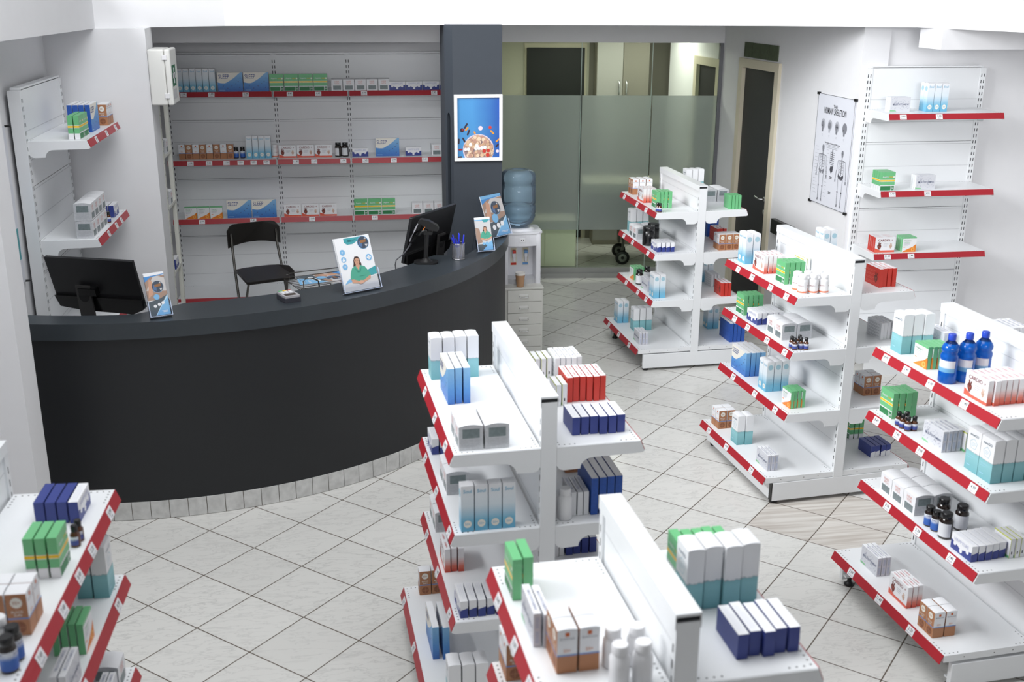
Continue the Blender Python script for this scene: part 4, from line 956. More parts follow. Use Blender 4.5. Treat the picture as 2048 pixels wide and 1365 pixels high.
def flyer_nurse(w, h):
    mb = MB(); f = frame((-w/2, 0, 0), (1, 0, 0), (0, 0, 1)); mb.box(-w/2, w/2, 0, .0015, 0, h, PAPER)
    mb.flat(f, [(w*.26, h*.985), (w*.74, h*.985), (w*.66, h*.92), (w*.5, h*.865), (w*.34, h*.865), (w*.26, h*.91)], TEALD); lines(mb, f, w*.36, h*.935, w*.24, 2, h*.02, SLATE, h*.008)
    photo_circle(mb, f, w*.79, h*.865, w*.155)
    mb.flat(f, [(0, 0), (w, 0), (w, h*.24), (w*.8, h*.21), (w*.1, h*.16), (0, h*.13)], PHBG); mb.flat(f, [(w*.62, h*.22), (w, h*.25), (w, h*.40), (w*.62, h*.32)], TEALD, .0009); mb.flat(f, [(0.04*w, h*.14), (w*.3, h*.18), (w*.3, h*.24), (w*.16, h*.22)], LB, .0009)
    nurse(mb, f, w*.50, h*.155, h*.475)
    for k, y in enumerate((.735, .60, .465)):
        mb.disc(f, w*(.155-.005*k), h*y, w*.072, LB, .0012)
        if k == 1: mb.disc(f, w*.15, h*(y+.012), w*.022, PAPER, .0016, 10); mb.rect(f, w*.11, h*(y-.03), w*.19, h*(y-.005), PAPER, .0016)
        else: mb.text(f, '+' if k == 0 else '=', w*.15, h*y, w*.05, PAPER, .0016)
    mb.disc(f, w*.865, h*.575, w*.085, LB, .0012); mb.rect(f, w*.845, h*.535, w*.885, h*.615, PAPER, .0016); mb.rect(f, w*.805, h*.562, w*.925, h*.588, PAPER, .0016)
    return mb.mesh('brochure')
def flyer_swoosh(w, h, nrs=False):
    mb = MB(); f = frame((-w/2, 0, 0), (1, 0, 0), (0, 0, 1)); mb.box(-w/2, w/2, 0, .0015, 0, h, PAPER)
    if nrs:
        mb.rect(f, 0, h*.2, w, h*.93, PHBG); mb.flat(f, [(0, h*.2), (w*.35, h*.25), (w*.22, h*.66), (0, h*.7)], PHB, .0009)
        mb.rect(f, 0, h*.90, w, h*.935, LB, .0009); mb.flat(f, [(w*.45, h*.935), (w*.95, h*.935), (w*.8, h*.85), (w*.55, h*.85)], TEALD, .0012); nurse(mb, f, w*.6, h*.33, h*.40)
        mb.flat(f, [(0, 0), (w, 0), (w, h*.24), (w*.6, h*.19), (0, h*.19)], SLATE, .0011); mb.flat(f, [(w*.3, 0), (w, 0), (w, h*.3)], LB, .0034)
        for x in (.42, .62, .82): mb.disc(f, w*x, h*.2, w*(.09 if x != .62 else .11), LB, .0038)
    else:
        mb.rect(f, 0, h*.36, w, h*.92, PHB); mb.flat(f, [(0, h*.6), (w*.5, h*.95), (w, h*.86), (w, h*.55)], mat('print_photo_light', (204, 200, 198), .5), .0009); mb.flat(f, [(w*.05, h*.42), (w*.3, h*.5), (w*.36, h*.8), (w*.2, h*.86)], SKIN, .0010)
        mb.flat(f, [(0, h*.80), (w*.3, h*.9), (w, h*.94), (w, h), (0, h)], mat('print_flyer_deep_blue', (78, 144, 208), .5), .0012); mb.flat(f, [(0, h*.92), (w, h*.955), (w, h), (0, h)], PAPER if w < .2 else LB, .0014)
        photo_circle(mb, f, w*.60, h*.67, min(w*.30, h*.155)); mb.disc(f, w*.45, h*.43, w*.15, LB, .0022)
        mb.flat(f, [(0, 0), (w, 0), (w, h*.46), (w*.6, h*.38), (0, h*.33)], SLATE, .0015); mb.flat(f, [(w*.3, 0), (w, 0), (w, h*.40), (w*.62, h*.2)], LB, .0019); mb.flat(f, [(w*.26, 0), (w*.36, 0), (w, h*.40), (w, h*.46), (w*.6, h*.22)], mat('print_flyer_pale', (190, 220, 240), .5), .0017)
        mb.disc(f, w*.45, h*.43, w*.145, LB, .0023)
        for x, y in ((.3, .22), (.52, .25), (.72, .28)): mb.disc(f, w*x, h*y, w*.085, PAPER, .0024)
        [mb.rect(f, w*x0, h*y0, w*x1, h*(y0+.012), PAPER, .0026) for x0, x1, y0 in ((.58, .92, .085), (.66, .9, .06))]
    return mb.mesh('brochure')
ACR = clear_mat('clear_acrylic', (252, 253, 255), .10, .03); ACRE = mat('acrylic_edge', (206, 220, 244), .1)
def brochure_set(x, y, yaw, tilt, w, h, me, n, hlabel, blabel, group):
    """acrylic holder (tilted back) with brochures; local y towards the back"""
    rot = (-tilt, 0, yaw)
    hd = thing('brochure_holder', hlabel, 'brochure holder', (x, y, ZC), yaw, 'acrylic brochure holders'); t = tilt
    q = lambda yy, zz: (yy*math.cos(t)+zz*math.sin(t), -yy*math.sin(t)+zz*math.cos(t)+.017)
    def slab(nm, x0, x1, y0, y1, z0, z1, m=ACR, par=hd):
        vs = []
        for zz in (z0, z1):
            for xx, yy in ((x0, y0), (x1, y0), (x1, y1), (x0, y1)): a, b = q(yy, zz); vs.append((xx, a, b))
        return MB().add(vs, [(3, 2, 1, 0), (4, 5, 6, 7), (0, 1, 5, 4), (1, 2, 6, 5), (2, 3, 7, 6), (3, 0, 4, 7)], m).build(nm, par)
    hw = w/2+.008; d = .03
    slab('back_plate', -hw, hw, d, d+.003, -.004, h*.98)
    slab('front_plate', -hw, hw, -.006, -.004, -.004, h*.12)
    slab('ledge', -hw, hw, -.006, d, -.006, -.003, ACRE)
    for sx in (-1, 1): slab('side_plate', sx*hw-.0015, sx*hw+.0015, -.006, d, -.004, h*.36); slab('side_edge', sx*hw-.002, sx*hw+.002, -.008, -.006, -.006, h*.36, ACRE)
    a, b = q(d, h*.5); MB().add([(-hw, a, b), (hw, a, b), (hw, a+.055, 0), (-hw, a+.055, 0), (hw, a+.058, 0), (-hw, a+.058, 0), (hw, a+.003, b), (-hw, a+.003, b)], [(0, 1, 2, 3), (2, 4, 5, 3), (4, 6, 7, 5), (6, 1, 0, 7), (1, 6, 4, 2), (0, 3, 5, 7)], ACR).build('prop_leg', hd)
    for k in range(n):
        o = bpy.data.objects.new('brochure', me); C.objects.link(o); a, b = q(k*.006, .001)
        dx = (k % 3-1)*.003; o.location = (x+dx*math.cos(yaw)-a*math.sin(yaw), y+dx*math.sin(yaw)+a*math.cos(yaw), ZC+b+k*.0012); o.rotation_euler = rot
        tag(o, blabel[0] if k == 0 else (blabel[1] if n > 2 or k else blabel[1]), 'brochure', group)
brochure_set(.049, 6.875, R(30.7), R(20.2), .257, .354, flyer_nurse(.257, .345), 4, 'large clear acrylic holder in the middle of the counter top', ('large brochure with nurse in green scrubs, front of the middle holder', 'white brochure stacked behind the front one in the middle holder'), 'brochures in the middle holder')
brochure_set(1.142, 8.346, R(41.5), R(20.4), .235, .33, flyer_swoosh(.235, .325), 3, 'large clear acrylic holder at the right counter end by the column', ('large blue and grey brochure at the front of the right-end holder', 'brochure stacked behind the front one in the right-end holder'), 'brochures in the right end holder')
brochure_set(.966, 7.86, R(14.1), R(19.1), .115, .247, flyer_swoosh(.115, .244, True), 4, 'narrow clear acrylic holder between pen cup and large right holder', ('narrow nurse leaflet at the front of holder beside the pen cup', 'narrow leaflet stacked behind the front one beside the pen cup'), 'leaflets beside the pen cup')
brochure_set(-1.140, 6.452, R(24), R(22), .112, .258, flyer_swoosh(.112, .255), 5, 'narrow clear acrylic holder right of the left monitor', ('narrow blue leaflet at the front of holder beside left monitor', 'narrow leaflet stacked behind the front one beside left monitor'), 'leaflets beside the left monitor')
# ---- monitors seen from behind
MON = mat('monitor_housing', (30, 30, 32), .38, var=.06, scale=6); MON2 = mat('monitor_gloss', (14, 14, 15), .2)
def monitor(label, loc, yaw, tilt, w, h, standx, drop):
    t = thing('monitor', label, 'monitor', loc, yaw, 'monitors with their backs to the room')
    q = lambda xx, yy, zz: (xx, yy*math.cos(tilt)-zz*math.sin(tilt), yy*math.sin(tilt)+zz*math.cos(tilt))
    def pr(nm, pts, e0, e1, m, par=t, bv=0):
        o = MB().prism(pts, e0, e1, m, lambda a, b, e: q(a, e, b)).build(nm, par)
        return bevel(o, bv) if bv else o
    p = pr('housing', [(-w/2, 0), (w/2, 0), (w/2, h), (-w/2, h)], -.014, .008, MON, bv=.004)
    pr('chin', [(-w/2, .075), (-w/2+.02, -.005), (-.12, -.028), (.30*w, -.035), (w/2-.09, -.04), (w/2, .004), (w/2, .075)], -.036, -.002, MON2, p, .004)
    pr('screen', [(-w/2+.006, .02), (w/2-.006, .02), (w/2-.006, h-.006), (-w/2+.006, h-.006)], .0085, .0095, BLACK, p)
    s = pr('stand_column', [(standx-.05, -drop), (standx+.05, -drop), (standx+.05, .155), (standx-.05, .155)], -.072, -.058, mat('monitor_stand', (52, 51, 51), .4), t, .004)
    s.matrix_local = Matrix.Rotation(-tilt*.55, 4, 'X')
    mb = MB(); mb.prism([(standx+.036*math.cos(2*math.pi*k/20), .085+.04*math.sin(2*math.pi*k/20)) for k in range(20)], -.0735, -.0705, BLACK, lambda a, b, e: q(a, e, b)); o = mb.build('cable_hole', s)
    pr('hinge', [(standx-.03, .10), (standx+.09, .10), (standx+.09, .15), (standx-.03, .15)], -.06, -.01, MON2, t)
    return t
m1 = monitor('black monitor seen from behind at the left end of the counter', (-1.612, 7.108, 1.192), R(-19.4), R(16.9), .606, .346, -.075, .22)
m2 = monitor('black monitor seen from behind beside the column and barcode scanner', (.524, 8.085, 1.226), R(54.2), R(14.0), .624, .355, .12, .25)
for mm, sx in ((m1, -.075), (m2, .12)):
    bz = .951-mm.location.z
    bevel(MB().rbox(sx-.12, sx+.12, -.14, .08, bz, bz+.012, MON, .02).build('base', mm), .002)
# ---- barcode scanner on its stand
sc = thing('barcode_scanner', 'black barcode scanner on flexible stand before the right monitor', 'barcode scanner', (.503, 7.607, ZC), R(-8.4))
bevel(MB().rbox(-.085, .085, -.058, .058, 0, .012, DARK, .04, n=6).build('base_plate', sc), .004)
mb = MB(); mb.lathe([(.05, .010), (.03, .026), (.02, .034)], DARK, n=18)
prof = []
for k in range(18): z = .03+k*.0105; prof += [(.0165, z), (.0145, z+.005)]
mb.lathe(prof, DARK, n=14); mb.v = [(x+max(0, z-.05)*.06, y, z) for x, y, z in mb.v]; mb.build('gooseneck', sc)
mb = MB(); mb.tube([(.012, 0, .215), (.008, 0, .235), (-.02, 0, .225), (-.045, 0, .195)], [.016, .018, .014, .008], DARK); mb.rbox(-.012, .05, -.02, .02, .205, .23, DARK, .008, 'y'); mb.build('cradle', sc)
mb = MB(); P = lambda a, b, e: (a, e, b)
mb.prism([(-.045, .305), (-.03, .318), (.03, .305), (.085, .272), (.098, .245), (.085, .232), (.045, .238), (.0, .255), (-.03, .285)], -.03, .03, DARK, P, True); bevel(mb.build('scanner_head', sc), .008, 3)
mb = MB(); mb.tube([(-.028, 0, .29), (-.052, 0, .245), (-.075, 0, .20), (-.095, 0, .155)], [.023, .022, .02, .016], DARK, 12); h = mb.build('handle', sc)
MB().tube([(-.05, -.021, .285), (-.073, -.022, .24), (-.096, -.019, .19), (-.112, -.014, .155)], [.004, .006, .006, .004], mat('grey_grip', (150, 150, 156), .3)).build('grip_strip', h)
MB().tube([(-.0, -.028, .265), (-.012, -.029, .245), (-.018, -.028, .24)], .0025, ORG).build('trigger', h)
MB().tube([(-.095, 0, .157), (-.102, 0, .14), (-.118, .0, .115), (-.15, .005, .07), (-.19, .01, .035), (-.214, .02, .012), (-.226, .06, -.03), (-.228, .10, -.09), (-.228, .12, -.25)], [.009, .008, .006, .0045, .004, .004, .004, .004, .004], mat('grey_cable', (96, 96, 102), .4)).build('cable', sc)
# ---- card terminal
ct = thing('card_terminal', 'small grey card payment terminal lying on the counter top', 'card terminal', (-.418, 6.765, ZC), R(24))
o = MB().prism([(-.05, -.08), (.05, -.08), (.055, -.06), (.055, .06), (.045, .085), (-.045, .085), (-.055, .06), (-.055, -.06)], 0, .028, mat('terminal_dark', (58, 58, 66), .4)).build('body', ct); bevel(o, .004)
o = MB().prism([(-.047, -.075), (.047, -.075), (.05, -.055), (.05, .06), (.042, .08), (-.042, .08), (-.05, .06), (-.05, -.055)], .028, .04, mat('terminal_silver', (176, 174, 178), .35)).build('face', ct); bevel(o, .004)
MB().box(-.036, .036, -.055, -.012, .0402, .0412, mat('terminal_screen', (70, 58, 52), .2)).build('screen', ct)
for k, mm in enumerate((GRN, YEL, REDP)): MB().box(-.04+.028*k, -.017+.028*k, .056, .070, .0402, .043, mm).build('key', ct)
for i in range(3):
    for k in range(3): MB().box(-.036+.026*k, -.018+.026*k, .004+.017*i, .015+.017*i, .0402, .043, PAPER).build('key', ct)
# ---- pen cup with blue pens
def mesh_metal():
    m = bpy.data.materials.new('silver_mesh'); m.use_nodes = True; nt = m.node_tree; b = nt.nodes['Principled BSDF']; b.inputs['Base Color'].default_value = (.55, .55, .58, 1); b.inputs['Metallic'].default_value = .9; b.inputs['Roughness'].default_value = .35
    tc = nt.nodes.new('ShaderNodeTexCoord'); sp = nt.nodes.new('ShaderNodeSeparateXYZ'); nt.links.new(tc.outputs['Object'], sp.inputs[0])
    def M(op, a, bb=None):
        n = nt.nodes.new('ShaderNodeMath'); n.operation = op
        for i, v in enumerate((a, bb)):
            if v is None: continue
            if isinstance(v, (int, float)): n.inputs[i].default_value = v
            else: nt.links.new(v, n.inputs[i])
        return n.outputs[0]
    ang = M('MULTIPLY', M('ARCTAN2', sp.outputs[1], sp.outputs[0]), 9.5); zz = M('MULTIPLY', sp.outputs[2], 210)
    a1 = M('LESS_THAN', M('FRACT', M('ADD', ang, zz)), .34); a2 = M('LESS_THAN', M('FRACT', M('SUBTRACT', zz, ang)), .34)
    t = nt.nodes.new('ShaderNodeBsdfTransparent'); mx = nt.nodes.new('ShaderNodeMixShader'); nt.links.new(M('MAXIMUM', a1, a2), mx.inputs[0]); nt.links.new(t.outputs[0], mx.inputs[1]); nt.links.new(b.outputs[0], mx.inputs[2])
    nt.links.new(mx.outputs[0], nt.nodes['Material Output'].inputs[0]); return m
pc = thing('pen_cup', 'silver wire mesh pen cup on the counter before the column', 'pen cup', (.744, 7.70, ZC))
mb = MB(); vs = [(.046*math.cos(2*math.pi*k/28), .046*math.sin(2*math.pi*k/28), z) for z in (.003, .115) for k in range(28)]
mb.add(vs, [(k, (k+1) % 28, 28+(k+1) % 28, 28+k) for k in range(28)], mesh_metal(), True); mb.build('mesh_wall', pc)
for z in (.003, .115): MB().tube([(.046*math.cos(2*math.pi*k/28), .046*math.sin(2*math.pi*k/28), z) for k in range(29)], .0028, CHROME, 6).build('rim', pc)
MB().lathe([(0, 0), (.045, 0), (.045, .002), (0, .002)], CHROME, n=20).build('bottom', pc)
PENB, PENC = mat('pen_blue', (40, 56, 206), .3), mat('pen_clear_barrel', (170, 180, 214), .3)
for k, (x, y, lx, ly, L_) in enumerate(((.02, -.005, -.105, .01, .165), (.0, .022, -.055, .015, .17), (.0, .01, .01, .02, .178), (-.01, .0, .022, .0, .176), (.024, .0, .035, .02, .168), (.015, .02, -.012, -.01, .15), (-.015, -.015, .02, -.02, .155), (.0, -.02, -.03, .0, .148))):
    a = Vector((x*.8, y*.8, .005)); b = a+(Vector((lx*.62, ly, .15))).normalized()*L_
    # keep the pen inside the rim
    r_ = thing('pen', ('blue pen leaning far left out of the mesh cup', 'blue pen second from left in the mesh cup', 'tall blue pen upright in the middle of the mesh cup', 'tall blue pen just right of the middle in the mesh cup', 'blue pen farthest right in the mesh cup', 'short blue pen left of middle in the mesh cup', 'short blue pen at the front right of the mesh cup', 'short blue pen at the front left of the mesh cup')[k], 'pen', (.744, 7.70, ZC), 0, 'pens in the mesh cup')
    c_ = a.lerp(b, .55)
    MB().tube([a, a.lerp(b, .08), c_], [.0015, .0038, .0038], PENC, 7).build('barrel', r_); MB().tube([c_, b.lerp(a, .03), b], [.0052, .0055, .004], PENB, 7).build('cap', r_)
# ---- letter tray behind the counter
lt = thing('letter_tray', 'wire letter tray with leaflets on the desk behind the counter', 'letter tray', (-.21, 7.60, .95), R(22))
WIRE = mat('dark_wire', (70, 66, 62), .35, .8)
for z in (.10, .225):
    mb = MB()
    for y in [(-.17+.34*k/8) for k in range(9)]: mb.tube([(-.24, y, z), (.24, y, z)], .0022, WIRE, 5)
    for x in (-.24, 0, .24): mb.tube([(x, -.17, z), (x, .17, z)], .003, WIRE, 5)
    mb.tube([(-.24, -.17, z), (-.24, -.17, z+.01), (.24, -.17, z+.01), (.24, -.17, z)], .003, WIRE, 5).tube([(-.24, .17, z), (-.24, .17, z+.01), (.24, .17, z+.01), (.24, .17, z)], .003, WIRE, 5)
    mb.build('tier', lt)
for y in (-.175,):
    MB().tube([(-.22, y, 0), (-.22, y, .29), (-.205, y, .305), (-.15, y, .30), (-.115, y, .28), (-.11, y, .25), (-.11, y, 0)], .005, STEEL).build('end_loop', lt)
    MB().tube([(.22, y, 0), (.22, y, .26), (.16, y, .27), (.12, y, .25), (.12, y, 0)], .005, STEEL).build('end_loop', lt)
MB().tube([(-.2, .175, 0), (-.2, .175, .265), (.21, .175, .26), (.21, .175, 0)], .0045, STEEL).build('top_rail', lt)
fm = flyer_swoosh(.23, .32)
for k, (dx, dy, rz, rx) in enumerate(((-.03, 0, R(78), R(-90)), (-.01, .01, R(86), R(-90)), (.0, .0, R(90), R(-90)))):
    o = bpy.data.objects.new('brochure', fm); C.objects.link(o); cz = .95+.2385+k*.004
    c0 = Vector((-.21, 7.60, 0)); ra = R(22); o.rotation_euler = (R(-90), 0, ra+rz+math.pi)
    # sheet lies flat: its own centre is half a height along local up
    upv = Vector((-math.sin(ra+rz+math.pi), math.cos(ra+rz+math.pi), 0)); off = Vector((dx*math.cos(ra)-dy*math.sin(ra), dx*math.sin(ra)+dy*math.cos(ra), 0))
    o.location = c0+off-upv*(-.16)*-1+Vector((0, 0, cz)); tag(o, ('blue and grey leaflet lying lowest in the wire letter tray', 'blue and grey leaflet lying in the middle of the tray pile', 'blue and grey leaflet lying topmost in the wire letter tray')[k], 'brochure', 'leaflets in the letter tray')
sci = thing('scissors', 'blue-handled scissors hooked upright at the right of the letter tray', 'scissors', (-.003, 7.772, 1.148), R(22))
BLUH = mat('blue_handle', (30, 70, 200), .35)
for sx in (-1, 1): MB().tube([(.022*sx+.02*math.cos(t), 0, .075+.026*math.sin(t)) for t in [2*math.pi*k/14 for k in range(15)]], .0075, BLUH, 7).build('handle', sci)
MB().box(-.008, .008, -.002, .002, .0, .052, STEEL).build('blade', sci)
# ---- black folding chair
ch = thing('folding_chair', 'black folding bar chair with steel legs behind the counter', 'chair', (-.80, 9.66, 0), R(22))
CHB = mat('black_chair_veneer', (34, 32, 30), .34, var=.08, scale=5)
n = 12; mb = MB(); vs = []; 
def seat_z(y): return .742+.012*math.cos((y+.02)/.2*math.pi)*(1)-.03*max(0, (-y-.12)/.08)**2
prof = [(-.205, .19), (-.20, .215), (-.14, .235), (0, .235), (.12, .225), (.17, .19), (.195, .12), (.2, .0)]
outl = [(x, y) for y, x in prof]+[(-x, y) for y, x in prof[::-1][1:]]
mb.prism(outl, -.011, .011, CHB); ys = {}
mb.v = [(x, y, seat_z(y)+z) for x, y, z in mb.v]; bevel(mb.build('seat', ch), .005, 3)
mb = MB(); K = 14; W_ = .24
top = []; 
for k in range(K+1):
    x = -W_+2*W_*k/K; t = abs(x)/W_
    top.append((x, 1.135-.0*t-(.055*max(0, (t-.72)/.28)**2.2)))
bot = [(W_-2*W_*k/K, .93+.035*(1-((2*k/K-1)**2))) for k in range(K+1)]
mb.prism(top+bot, 0, .012, CHB, lambda a, b, e: (a, .205-.05*(1-(a/W_)**2)*-.6+e+(b-.93)*.06-.0, b)); bevel(mb.build('backrest', ch), .004)
for sx in (-1, 1):
    MB().tube([(sx*.205, .215, 1.06), (sx*.205, .20, .93), (sx*.215, .13, .72), (sx*.235, -.12, .02), (sx*.235, -.125, 0)], .012, STEEL).build('front_leg', ch)
    MB().tube([(sx*.165, -.15, .715), (sx*.175, -.12, .68), (sx*.19, -.02, .45), (sx*.205, .17, .02), (sx*.205, .175, 0)], .012, STEEL).build('rear_leg', ch)
MB().tube([(-.235, -.10, .10), (.235, -.10, .10)], .009, STEEL).build('footrest', ch); MB().tube([(-.21, .13, .72), (.21, .13, .72)], .007, STEEL).build('crossbar', ch)
# ---- drawer cabinet, water cooler, bottle, cups
CABM = mat('warm_grey_metal', (206, 206, 200), .42)
dc = thing('drawer_cabinet', 'pale grey metal drawer cabinet under the water cooler', 'drawer cabinet', (1.425, 8.955, 0))
MB().box(-.165, .165, 0.012, .43, .05, .685, CABM).build('body', dc); bevel(MB().box(-.17, .17, 0, .435, .685, .70, CABM).build('top', dc), .003)
for k in range(6):
    z0 = .068+k*.102; d = bevel(MB().box(-.14, .152, -.002, .0115, z0, z0+.098, CABM).build('drawer', dc), .002)
    mb = MB(); mb.tube([(-.042, -.002, z0+.05), (-.042, -.016, z0+.046), (-.036, -.018, z0+.040), (.030, -.018, z0+.040), (.036, -.016, z0+.046), (.036, -.002, z0+.05)], .0028, CHROME, 6); mb.box(-.04, .034, -.003, -.0021, z0+.046, z0+.066, mat('label_slot', (222, 222, 218), .4)); mb.build('handle', d)
for x in (-.13, .13):
    for y in (.05, .39): MB().lathe([(.018, 0), (.02, .006), (.02, .04), (.014, .05)], DARK, (x, y, 0), 12).build('foot', dc)
COOL = mat('cooler_plastic', (222, 223, 228), .3)
wc = thing('water_cooler', 'white tabletop water cooler with red and blue taps', 'water cooler', (1.425, 9.235, .70))
mb = MB(); mb.rbox(-.165, .165, .0, .155, 0, .435, COOL, .03, n=5)
mb.rbox(-.165, -.118, -.155, .03, 0.0, .435, COOL, .015); mb.rbox(.118, .165, -.155, .03, 0, .435, COOL, .015)
mb.prism([(-.165, -.135)]+[(-.165+.33*k/10, -.14-.03*math.sin(math.pi*k/10)) for k in range(1, 10)]+[(.165, -.135), (.165, .1), (-.165, .1)], .335, .44, COOL); mb.build('body', wc)
mb = MB(); mb.prism([(-.178, -.13)]+[(-.178+.356*k/12, -.145-.03*math.sin(math.pi*k/12)) for k in range(1, 12)]+[(.178, -.13), (.178, .13), (.16, .16), (-.16, .16), (-.178, .13)], .44, .455, COOL); bevel(mb.build('top_plate', wc), .004)
MB().lathe([(.13, .455), (.125, .468), (.09, .475), (.06, .476)], COOL, n=26).build('collar', wc)
mb = MB(); mb.prism([(-.118, .0), (.118, .0), (.118, -.13)]+[(.118-.236*k/8, -.14-.022*math.sin(math.pi*k/8)) for k in range(1, 8)]+[(-.118, -.13)], 0, .042, mat('cooler_grey', (186, 187, 190), .35)); mb.build('drip_tray', wc)
sg = MB().box(-.022, .022, -.1735, -.168, .375, .405, PAPER).build('indicator_panel', wc)
MB().box(-.012, -.006, -.1745, -.1735, .384, .396, INK).box(.006, .012, -.1745, -.1735, .384, .396, INK).build('indicator', sg)
for x, m_, pl in ((-.052, REDP, 'red hot-water tap'), (.052, mat('tap_blue', (110, 160, 214), .4), 'blue cold-water tap')):
    tp = MB().box(x-.028, x+.028, -.004, .0, .13, .285, mat('tap_plate', (224, 220, 206), .4)).build('tap', wc); tp['label'] = pl
    MB().box(x-.022, x+.022, -.008, -.004, .265, .285, mat('tap_clip', (206, 198, 170), .4)).build('tap_clip', tp)
    mb = MB(); mb.rbox(x-.016, x+.016, -.05, -.004, .215, .268, COOL, .008); mb.lathe([(.012, 0), (.012, .05)], COOL, (x, -.035, .175), 12); mb.build('spout', tp)
    MB().rbox(x-.015, x+.015, -.058, -.02, .248, .272, m_, .006).build('lever', tp)
    MB().box(x-.024, x+.024, -.006, -.004, .135, .155, m_).build('colour_mark', tp)
def water_blue(name, rgb, tr=.9, ior=1.1):
    m = bpy.data.materials.new(name); m.use_nodes = True; nt = m.node_tree; nt.nodes.remove(nt.nodes['Principled BSDF']); out = nt.nodes['Material Output']
    t = nt.nodes.new('ShaderNodeBsdfTransparent'); t.inputs[0].default_value = (*lin(rgb), 1); g = nt.nodes.new('ShaderNodeBsdfGlossy'); g.inputs['Roughness'].default_value = .05
    d = nt.nodes.new('ShaderNodeBsdfDiffuse'); d.inputs[0].default_value = (*lin((168, 196, 218)), 1)
    m1 = nt.nodes.new('ShaderNodeMixShader'); m1.inputs[0].default_value = 1-tr; nt.links.new(t.outputs[0], m1.inputs[1]); nt.links.new(d.outputs[0], m1.inputs[2])
    f = nt.nodes.new('ShaderNodeLayerWeight'); f.inputs['Blend'].default_value = .2; mx = nt.nodes.new('ShaderNodeMixShader'); nt.links.new(f.outputs['Fresnel'], mx.inputs[0]); nt.links.new(m1.outputs[0], mx.inputs[1]); nt.links.new(g.outputs[0], mx.inputs[2]); nt.links.new(mx.outputs[0], out.inputs[0]); return m
wb = thing('water_bottle', 'large blue water bottle upside down on the water cooler', 'water bottle', (1.410, 9.235, 1.177))
MB().lathe([(.05, 0), (.09, .012), (.128, .04), (.148, .085), (.152, .10), (.146, .112), (.152, .124), (.152, .185), (.146, .195), (.152, .207), (.152, .36), (.146, .368), (.152, .376), (.152, .43), (.142, .468), (.115, .488), (.06, .49), (.02, .478), (0, .476)], water_blue('blue_bottle_plastic', (226, 237, 245), .74), n=36).build('shell', wb)
MB().lathe([(0, .002), (.048, .003), (.087, .016), (.124, .043), (.144, .088), (.147, .10), (.142, .112), (.147, .124), (.147, .185), (.0, .187)], water_blue('blue_water', (226, 238, 246), .94), n=36).build('water', wb)
CUP = mat('brown_paper_cup', (176, 138, 104), .6); CUPI = mat('white_cup_lining', (230, 228, 224), .5)
for k in range(3):
    r_ = thing('paper_cup', ('brown paper cup at the bottom of the stack before the cooler', 'paper cup nested second in the stack before the cooler', 'paper cup nested on top of the stack before the cooler')[k], 'paper cup', (1.397, 9.0, .7006+k*.0085), 0, 'paper cups before the water cooler')
    MB().lathe([(.031, 0), (.0415, .105)] if k == 0 else [(.0395, .088), (.0415, .105)], CUP if k == 0 else CUPI, n=22).build('wall', r_)
    MB().tube([(.0415*math.cos(2*math.pi*j/22), .0415*math.sin(2*math.pi*j/22), .106) for j in range(23)], .002, CUPI, 6).build('rim', r_)
# ---- first-aid cabinet
fa = thing('first_aid_cabinet', 'white first-aid cabinet with green cross on the wall corner', 'first-aid cabinet', (PX+.003, 8.395, 2.318))
bevel(MB().box(0, .115, 0, .30, 0, .395, mat('cabinet_white', (232, 232, 228), .4)).build('body', fa), .012, 3)
bevel(MB().box(.117, .158, 0, .30, 0, .395, MAT['cabinet_white']).build('lid', fa), .012, 3)
for z in (.05, .32): bevel(MB().box(.10, .135, -.008, .001, z, z+.035, WPL).build('latch', fa), .003)
f = frame((.1585, .03, .13), (0, 1, 0), (0, 0, 1)); mb = MB(); mb.rect(f, 0, 0, .16, .15, mat('sign_green', (30, 112, 76), .5)); mb.rect(f, .06, .02, .10, .13, PAPER, .0012); mb.rect(f, .025, .055, .135, .095, PAPER, .0012); mb.rect(f, 0, -.09, .16, -.02, PHBG); mb.build('cross_sign', fa)
# ---- framed pill print on the column
fp = thing('framed_picture', 'white framed photo print of a pill bowl on the dark column', 'framed picture', (.845, 8.998, 1.785))
fw_, fh = .395, .535; WFR = mat('white_frame', (238, 238, 236), .4)
mb = MB(); b_ = .026
mb.box(0, fw_, -.022, 0, 0, b_, WFR).box(0, fw_, -.022, 0, fh-b_, fh, WFR).box(0, b_, -.022, 0, b_, fh-b_, WFR).box(fw_-b_, fw_, -.022, 0, b_, fh-b_, WFR); bevel(mb.build('frame', fp), .002)
mb = MB(); pm = ramp_mat('print_picture_blue', [(0, (66, 138, 194)), (.18, (72, 144, 202)), (.40, (32, 84, 166))], 0, noise=.06, nscale=6)
mb.box(b_-.002, fw_-b_+.002, -.008, -.002, b_-.002, fh-b_+.002, pm); f = frame((b_, -.008, b_), (1, 0, 0), (0, 0, 1)); iw, ih = fw_-2*b_, fh-2*b_
def inside(pts): return [(min(max(x, 0), iw), min(max(y, 0), ih)) for x, y in pts]
bx, by, br = iw*.50, ih*.13, iw*.375
circ = lambda r_, n=36: inside([(bx+r_*math.cos(2*math.pi*k/n), by+r_*math.sin(2*math.pi*k/n)) for k in range(n)])
mb.flat(f, circ(br), mat('print_bowl', (214, 200, 212), .5)); mb.flat(f, circ(br*.92), mat('print_bowl_shade', (150, 128, 130), .5), .0009)
rg = random.Random(5); PILL = [mat('print_pill_tan', (206, 164, 132), .5), mat('print_pill_sand', (222, 186, 152), .5), mat('print_pill_rose', (190, 146, 128), .5), mat('print_pill_cream', (232, 206, 178), .5)]; SH = mat('print_pill_shadow', (132, 94, 78), .5); k = 0
